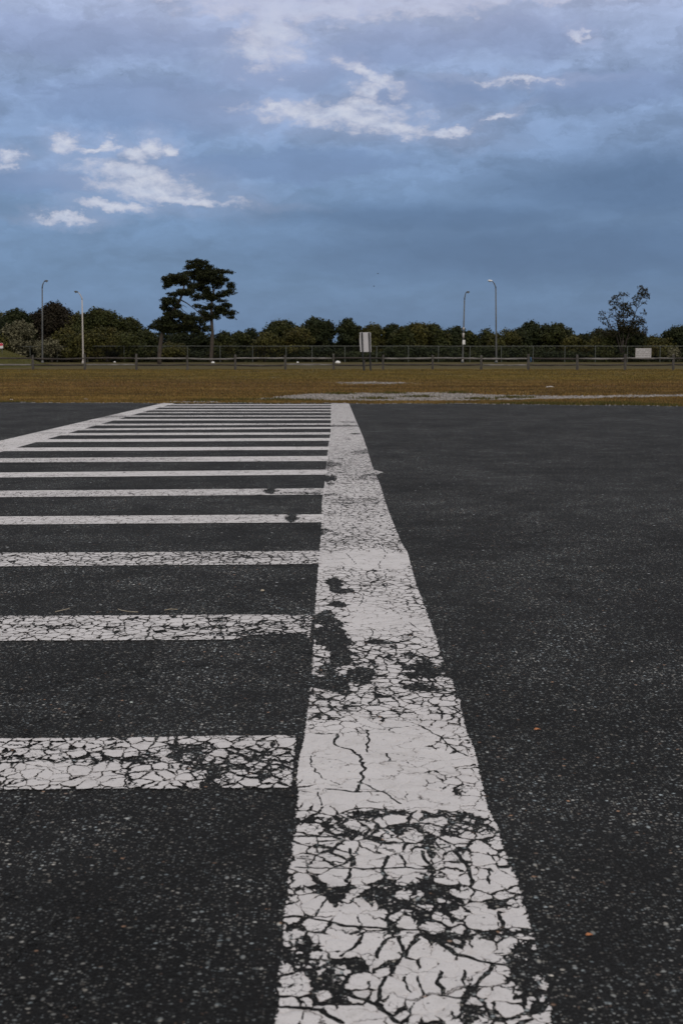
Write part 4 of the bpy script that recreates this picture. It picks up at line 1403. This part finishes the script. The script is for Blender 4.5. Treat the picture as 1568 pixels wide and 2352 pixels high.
pads_l = [(310, 265, 55, 26), (270, 275, 30, 22), (300, 335, 55, 22), (400, 262, 80, 30), (340, 310, 70, 25), (440, 300, 70, 40), (420, 400, 90, 20), (340, 420, 55, 24), (490, 400, 75, 26),
          (550, 445, 50, 35), (575, 525, 22, 24), (310, 478, 85, 34), (265, 505, 55, 28), (250, 535, 25, 14), (375, 520, 50, 22), (300, 570, 60, 22), (345, 600, 95, 32), (280, 640, 75, 32),
          (205, 680, 62, 22), (145, 718, 34, 9), (180, 720, 60, 20), (420, 620, 75, 30), (505, 620, 65, 30), (560, 655, 50, 26), (460, 680, 120, 42), (335, 700, 95, 45), (250, 730, 85, 45), (600, 690, 22, 18),
          (400, 740, 120, 40), (520, 740, 80, 40), (640, 730, 50, 28), (300, 760, 60, 30)]
pads_r = [(565, 128, 92, 28), (480, 165, 55, 20), (530, 165, 60, 28), (625, 175, 110, 40), (640, 120, 22, 14), (500, 115, 25, 12), (750, 205, 85, 22), (855, 215, 38, 10), (690, 240, 140, 40), (560, 240, 120, 42), (470, 225, 60, 20),
          (650, 290, 100, 35), (530, 340, 60, 34), (760, 300, 95, 36), (815, 275, 38, 22), (870, 322, 26, 8), (640, 395, 55, 50), (700, 430, 75, 34), (800, 410, 80, 22), (880, 392, 38, 22), (590, 350, 45, 40),
          (740, 350, 40, 14), (860, 350, 16, 14), (620, 455, 28, 22), (690, 465, 60, 18), (770, 480, 35, 22), (830, 495, 26, 26), (845, 520, 16, 10), (640, 548, 20, 16), (685, 535, 38, 30), (640, 600, 48, 30), (690, 630, 46, 28), (610, 580, 26, 14),
          (740, 545, 40, 28), (790, 550, 60, 26), (850, 585, 60, 32), (882, 632, 34, 16), (895, 590, 24, 18), (735, 600, 30, 22), (730, 635, 22, 14), (660, 660, 30, 16), (800, 590, 30, 20), (600, 300, 60, 30)]
pine(112.5, (215, 1045), [(212, 1000), (222, 880), (238, 780), (262, 715), (310, 620), (365, 540), (402, 478), (428, 400), (445, 330), (480, 260)],
     [.16, .15, .145, .135, .12, .11, .10, .085, .065, .03],
     [([(415, 475, 0), (470, 505, -.1), (530, 550, -.2), (590, 600, -.1), (640, 650, 0)], .05), ([(400, 515), (435, 525), (470, 545)], .03), ([(395, 530), (430, 570), (470, 600)], .045),
      ([(385, 500), (345, 480), (300, 490)], .045), ([(425, 420), (380, 425), (330, 425)], .035), ([(445, 340), (380, 345), (310, 340)], .03), ([(430, 420, 0), (480, 410, .1), (540, 440, .2)], .04),
      ([(262, 715), (215, 700), (170, 710)], .035), ([(300, 640), (360, 640), (450, 660)], .05), ([(445, 330), (400, 280), (330, 270)], .03)], pads_l,
     'leaning pine whose bent trunk rises in front of the fence, left of the pair', 0)
pine(121.5, (690, 1050), [(690, 1000), (698, 880), (702, 780), (694, 660), (692, 560), (698, 470), (712, 400), (700, 320), (660, 240), (620, 160)],
     [.17, .155, .14, .125, .115, .10, .085, .07, .05, .025],
     [([(692, 560), (740, 530), (800, 550), (860, 590)], .05), ([(700, 520), (650, 505), (605, 490)], .03), ([(712, 400), (745, 340), (760, 290)], .05), ([(700, 470), (750, 450), (820, 420), (880, 400)], .045),
      ([(698, 470), (650, 430), (600, 380)], .045), ([(700, 320), (760, 280), (830, 230)], .04), ([(690, 310), (620, 270), (540, 260)], .045), ([(660, 240), (590, 190), (500, 160)], .035),
      ([(694, 640), (660, 620), (610, 590)], .035), ([(600, 360), (560, 330), (520, 340)], .03), ([(650, 250), (720, 210), (800, 200)], .03), ([(760, 470), (800, 470), (840, 510)], .025),
      ([(700, 800), (730, 740), (720, 690)], .012)], pads_r,
     'upright pine with an open flat-topped crown, right of the pair', 0)

# ------------------------------------------------------------------ sparse autumn tree on the right


def z5(x, y): return (1219 + x * .22257, 613 + y * .22257)


YT = 123.0
b0_ = at(*z5(940, 975), YT)
R0_ = (b0_[0], YT, 0)
r_ = empty('sparse_tree', R0_, 'sparse many-stemmed autumn tree with thin leafy tops standing highest at the right', 'tree')
W = lambda x, y, d=0: tuple(loc(*z5(x, y), YT, R0_) + Vector((0, d, 0)))
stems = [[(940, 975), (930, 800), (900, 660), (885, 560), (870, 440), (850, 340)], [(940, 975), (945, 780), (950, 640), (955, 500), (950, 380), (945, 280)],
         [(945, 975), (980, 760), (1030, 620), (1060, 500), (1090, 430), (1130, 330), (1140, 220)], [(930, 900), (880, 720), (820, 620), (770, 540), (730, 480)],
         [(1030, 620), (1080, 560), (1130, 520), (1180, 480)], [(950, 640), (990, 520), (1010, 420)], [(1090, 430), (1150, 380), (1200, 340)], [(880, 720), (780, 680), (700, 660), (640, 660)],
         [(980, 760), (1080, 680), (1130, 640), (1170, 640)], [(1090, 430), (1060, 370), (1050, 320)], [(870, 440), (830, 400), (810, 370)], [(1130, 330), (1170, 280), (1185, 220)],
         [(820, 620), (760, 600), (690, 540)], [(1080, 560), (1130, 580), (1180, 590)], [(885, 560), (840, 520), (800, 500)]]
bm = bmesh.new()
tube(bm, [(0, 0, -.15), (0, 0, .1), W(940, 860), W(948, 760)], [.13, .12, .10, .085], 8, jit=.1)
obj('trunk', bm, M_DBARK, r_, True)
for k, st in enumerate(stems):
    bm = bmesh.new()
    d = random.uniform(-.5, .5)
    P_ = [W(x, y, d * j / len(st)) for j, (x, y) in enumerate(st)]
    r0 = .06 if k < 4 else .028
    tube(bm, P_, [r0 * (1 - .82 * j / (len(P_) - 1)) for j in range(len(P_))], 6, jit=.1)
    obj('limb', bm, M_DBARK, r_)
clus = [(930, 285, 38, 25, 1), (870, 325, 45, 28, 1), (985, 285, 16, 20, .8), (835, 370, 38, 25, .9), (815, 350, 15, 20, .6), (995, 400, 40, 36, 1.2), (940, 405, 45, 36, 1.2), (885, 380, 30, 24, 1), (850, 435, 45, 25, .8), (1135, 215, 32, 22, 1), (1150, 265, 48, 35, 1.2),
        (1185, 300, 36, 30, 1), (1190, 225, 16, 16, .8), (1105, 310, 42, 30, 1), (1080, 365, 38, 36, .9), (1060, 320, 15, 18, .6), (1170, 370, 35, 16, .6), (960, 480, 65, 50, 1.4), (900, 520, 40, 40, .9), (1090, 550, 70, 45, 1.1), (1140, 575, 45, 35, 1),
        (1160, 480, 35, 22, .3), (1165, 440, 16, 14, .3), (740, 480, 46, 24, .6), (760, 555, 42, 36, .6), (820, 500, 30, 30, .5), (830, 600, 45, 35, .6), (700, 655, 55, 26, .6), (720, 530, 30, 20, .4), (1130, 660, 65, 55, .7), (990, 610, 100, 60, 1.6), (930, 600, 50, 60, 1.2),
        (810, 690, 80, 35, 1.2), (1040, 480, 30, 30, 1), (1000, 440, 30, 26, 1), (790, 640, 30, 20, .6), (1180, 640, 20, 20, .4), (1060, 640, 50, 50, 1.2), (1215, 320, 8, 12, .5), (640, 690, 40, 20, .8)]
Cs = []
for (x, y, rx, ry, dn) in clus:
    n = int(rx * ry * .040 * dn) + 4
    a = rng.uniform(0, 2 * math.pi, n); q = np.sqrt(rng.random(n)) * 1.05
    for aa_, qq in zip(a, q):
        Cs.append(W(x + math.cos(aa_) * rx * qq, y + math.sin(aa_) * ry * qq, random.uniform(-.4, .4)))
C = np.array(Cs)
rep = 3
C = np.repeat(C, rep, 0) + rng.normal(0, .035, (len(C) * rep, 3))
leaf_mesh('crown', C, rng.normal(size=C.shape) + [0, -.3, .5], rng.uniform(.06, .105, len(C)), np.clip(rng.normal(.35, .25, len(C)), 0, 1), FOL['rust'], r_, elong=1.3)

# ------------------------------------------------------------------ birds
for (dx, dy, lab) in ((867.5, 628.5, 'tiny dark bird in the sky, upper of the two above the blank sign'), (858.5, 657.5, 'tiny dark bird in the sky, lower of the two above the blank sign')):
    q = at(dx, dy, 150)
    bm = bmesh.new()
    bmesh.ops.create_uvsphere(bm, u_segments=10, v_segments=6, radius=1)
    bmesh.ops.scale(bm, vec=(.09, .03, .028), verts=bm.verts)
    for s_ in (-1, 1):
        vs_ = [bm.verts.new(c_) for c_ in ((.03, s_ * .02, .01), (-.04, s_ * .02, .01), (-.05, s_ * .12, .06), (.01, s_ * .14, .065), (-.05, s_ * .22, .03))]
        bm.faces.new((vs_[0], vs_[1], vs_[2], vs_[3])); bm.faces.new((vs_[3], vs_[2], vs_[4]))
    o = obj('bird', bm, M_BIRD, loc=q)
    o.rotation_euler = (0, 0, .5)
    tag(o, lab, 'bird', 'birds in the sky')

# ------------------------------------------------------------------ sky
world = bpy.data.worlds.new('World')
sc.world = world
world.use_nodes = True
wt = world.node_tree
N = NT(wt)
bg = wt.nodes['Background']
d = N.v('NORMALIZE', N.node('ShaderNodeTexCoord').outputs['Generated'])
ds = N.sep(d)
az = N.m('ARCTAN2', ds[0], ds[1])
el = N.m('ARCSINE', ds[2])
X = N.m('MULTIPLY', az, 3.267)
Y = N.m('MULTIPLY', el, 3.267)
P = N.xyz(X, Y, 0)


def sk(dx, dy):
    r = ray(dx, dy)
    return (math.atan2(r[0], r[1]) * 3.267, math.atan2(r[2], math.hypot(r[0], r[1])) * 3.267)


_, wc = N.noise(N.v('MULTIPLY', P, (1, 1.9, 1)), 5.0, 7, 0.62)
W1 = N.v('SUBTRACT', wc, (.5, .5, .5))
P1 = N.v('ADD', P, N.v('MULTIPLY', W1, (.14, .07, 0)))
P2 = N.v('ADD', P, N.v('MULTIPLY', W1, (.10, .055, 0)))
_, wcb = N.noise(N.v('MULTIPLY', P, (1, 1.6, 1)), 19, 6, 0.62)
P1 = N.v('ADD', P1, N.v('MULTIPLY', N.v('SUBTRACT', wcb, (.5, .5, .5)), (.085, .055, 0)))


def blob(P_, dx, dy, rx, ry, rot=0):
    cx, cy = sk(dx, dy)
    q = N.v('SUBTRACT', P_, (cx, cy, 0))
    if rot:
        vr = N.node('ShaderNodeVectorRotate', rotation_type='Z_AXIS')
        N.put(vr.inputs['Vector'], q); vr.inputs['Angle'].default_value = rot
        q = vr.outputs[0]
    q = N.v('MULTIPLY', q, (1000 / rx, 1000 / ry, 0))
    return N.m('SUBTRACT', 1.0, N.v('LENGTH', q))


def union(bl):
    g = bl[0]
    for q in bl[1:]:
        g = N.m('SMOOTH_MAX', g, q, .15)
    return g


gap = union([blob(P1, *q) for q in [
    (770, 266, 150, 25, .05), (880, 286, 115, 15, .12), (850, 242, 60, 16), (640, 250, 55, 8), (835, 205, 26, 18), (845, 172, 70, 12, .4), (1020, 300, 18, 10), (1055, 298, 26, 8), (1148, 268, 36, 7, -.4), (1190, 183, 85, 6),
    (300, 396, 95, 20, .1), (345, 430, 112, 22, .1), (440, 458, 100, 9, .05), (255, 470, 60, 9), (148, 328, 28, 14), (240, 326, 16, 12), (225, 342, 38, 7), (305, 356, 28, 16), (350, 338, 22, 20), (394, 345, 16, 12),
    (20, 358, 22, 12), (8, 380, 24, 8), (625, 60, 62, 70, .2), (590, 118, 50, 18), (700, 20, 210, 28), (900, 14, 190, 22), (460, 0, 130, 9), (1345, 75, 20, 8, .7),  (150, 498, 50, 8), (1230, -10, 300, 12)]])
gn_, _ = N.noise(N.v('MULTIPLY', P2, (1, 2.0, 1)), 17, 7, .64)
gapm = N.mapr(N.m('ADD', gap, N.m('MULTIPLY', N.m('SUBTRACT', gn_, .5), 2.8)), -.55, .95, smooth=True)
halo = N.mapr(gap, -2.6, .1, 0, 1, smooth=True)
dark = union([blob(P1, 350, 245, 300, 62), blob(P1, 640, 170, 160, 34), blob(P1, 910, 112, 200, 44, -.08), blob(P1, 1200, 80, 170, 50), blob(P1, 200, 90, 330, 50), blob(P1, 1000, 215, 160, 26), blob(P1, 1400, 200, 200, 40), blob(P1, 640, 380, 300, 34), blob(P1, 90, 420, 130, 34)])
darkm = N.mapr(N.m('ADD', dark, N.m('MULTIPLY', N.m('SUBTRACT', gn_, .5), 1.2)), -.30, .45, smooth=True)
low = union([blob(P2, 1250, 575, 620, 75), blob(P2, 1450, 430, 320, 80), blob(P2, 1000, 500, 400, 40)])
lowm = N.mapr(low, -.5, .7, smooth=True)
# base by elevation (dusky blue stratus, paler high up)
r = N.node('ShaderNodeValToRGB')
cr = r.color_ramp
while len(cr.elements) < 7: cr.elements.new(.5)
for e_, (p_, c_) in zip(cr.elements, [(0, (.118, .195, .330)), (.07, (.122, .208, .358)), (.14, (.155, .250, .425)), (.25, (.225, .312, .500)), (.36, (.370, .425, .60)), (.50, (.60, .60, .64)), (.9, (.74, .71, .69))]):
    e_.position = p_; e_.color = (*c_, 1)
N.put(r.inputs[0], N.m('DIVIDE', Y, 2.2))
base = r.outputs[0]
cl1, _ = N.noise(N.v('MULTIPLY', P2, (.7, 2.1, 1)), 3.6, 8, .58)
cl2, _ = N.noise(N.v('ADD', N.v('MULTIPLY', P2, (.9, 2.4, 1)), (4, 9, 0)), 9, 7, .6)
bill, _ = N.noise(N.v('MULTIPLY', P1, (1.1, 1.8, 1)), 11, 8, .66)
lum = N.m('ADD', N.mapr(cl1, .3, .7, .88, 1.13), N.mapr(cl2, .3, .7, -.07, .08))
lum = N.m('ADD', lum, N.m('MULTIPLY', N.mapr(bill, .3, .7, -.13, .13), N.mapr(Y, .25, .6)))
ef, _ = N.noise(N.v('ADD', N.v('MULTIPLY', P2, (.8, 2.0, 1)), (11, 3, 0)), 4.2, 9, .6)
el_ = N.mapr(ef, .45, .55, -.07, .08, smooth=True)
ef2, _ = N.noise(N.v('ADD', N.v('MULTIPLY', P1, (.8, 1.7, 1)), (1, 13, 0)), 7.5, 8, .62)
el2_ = N.mapr(ef2, .49, .56, -.04, .06, smooth=True)
lum = N.m('ADD', lum, N.m('MULTIPLY', N.m('ADD', el_, el2_), N.mapr(Y, .12, .5, .25, 1.3)))
lum = N.m('MULTIPLY', lum, N.mapr(X, -.8, .8, 1.06, .95))
col = N.mix(1.0, base, N.xyz(lum, lum, lum), 'MULTIPLY')
col = N.mix(N.m('MULTIPLY', darkm, N.mapr(Y, .35, .75, .75, .55)), col, N.mix(N.mapr(Y, .45, .75), (.155, .235, .415), (.275, .325, .510)))
col = N.mix(N.m('MULTIPLY', lowm, .72), col, (.078, .138, .262))
col = N.mix(N.m('MULTIPLY', halo, .24), col, (.40, .43, .60))
gcol = N.mix(N.mapr(gn_, .35, .65), (.46, .52, .67), (.60, .62, .71))
gcol = N.mix(N.mapr(Y, .60, .80), gcol, (.46, .50, .68))
col = N.mix(N.m('MULTIPLY', gapm, .90), col, gcol)
# pink rims where low light catches the torn edges
rim = N.m('MULTIPLY', N.m('MULTIPLY', gapm, N.m('SUBTRACT', 1.0, gapm)), 1.2)
col = N.mix(N.m('MULTIPLY', rim, .5), col, (.62, .55, .60))
sky = N.node('ShaderNodeTexSky', sky_type='NISHITA')
sky.sun_disc = False
sky.sun_elevation = math.radians(22)
sky.sun_rotation = math.radians(150)
behind = N.mapr(ds[1], .1, -.5, smooth=True)
col = N.mix(N.m('MULTIPLY', behind, N.mapr(ds[2], .0, .1)), col, (.80, .74, .69))
skc = N.mix(1.0, sky.outputs[0], (.006, .006, .006), 'MULTIPLY')
col = N.mix(1.0, col, skc, 'ADD')
N.put(bg.inputs['Color'], col)
bg.inputs['Strength'].default_value = 1.0

# ------------------------------------------------------------------ soft low sun behind the cloud, behind-left of the camera
sun = bpy.data.lights.new('sun', 'SUN')
sun.energy = .75
sun.angle = math.radians(25)
sun.color = (1.0, .90, .80)
so = bpy.data.objects.new('sun', sun)
COL.objects.link(so)
az_, el_ = math.radians(150), math.radians(35)
dv = Vector((math.sin(az_) * math.cos(el_), math.cos(az_) * math.cos(el_), math.sin(el_)))
so.rotation_euler = dv.to_track_quat('Z', 'Y').to_euler()

# ------------------------------------------------------------------ camera
cam = bpy.data.cameras.new('camera')
cam.sensor_fit = 'VERTICAL'
cam.sensor_height = 36
cam.lens = F / 2352 * 36
cam.clip_end = 6000
cam.dof.use_dof = True
cam.dof.focus_distance = 8.0
cam.dof.aperture_fstop = 11.0
co = bpy.data.objects.new('camera', cam)
COL.objects.link(co)
co.location = (0, 0, CZ)
co.rotation_euler = (math.pi / 2 - TH, 0, 0)
sc.camera = co

sc.view_settings.view_transform = 'Standard'
sc.view_settings.look = 'None'
sc.view_settings.exposure = 0.0
sc.view_settings.gamma = 1.0
sc.cycles.transparent_max_bounces = 16
sc.cycles.max_bounces = 4
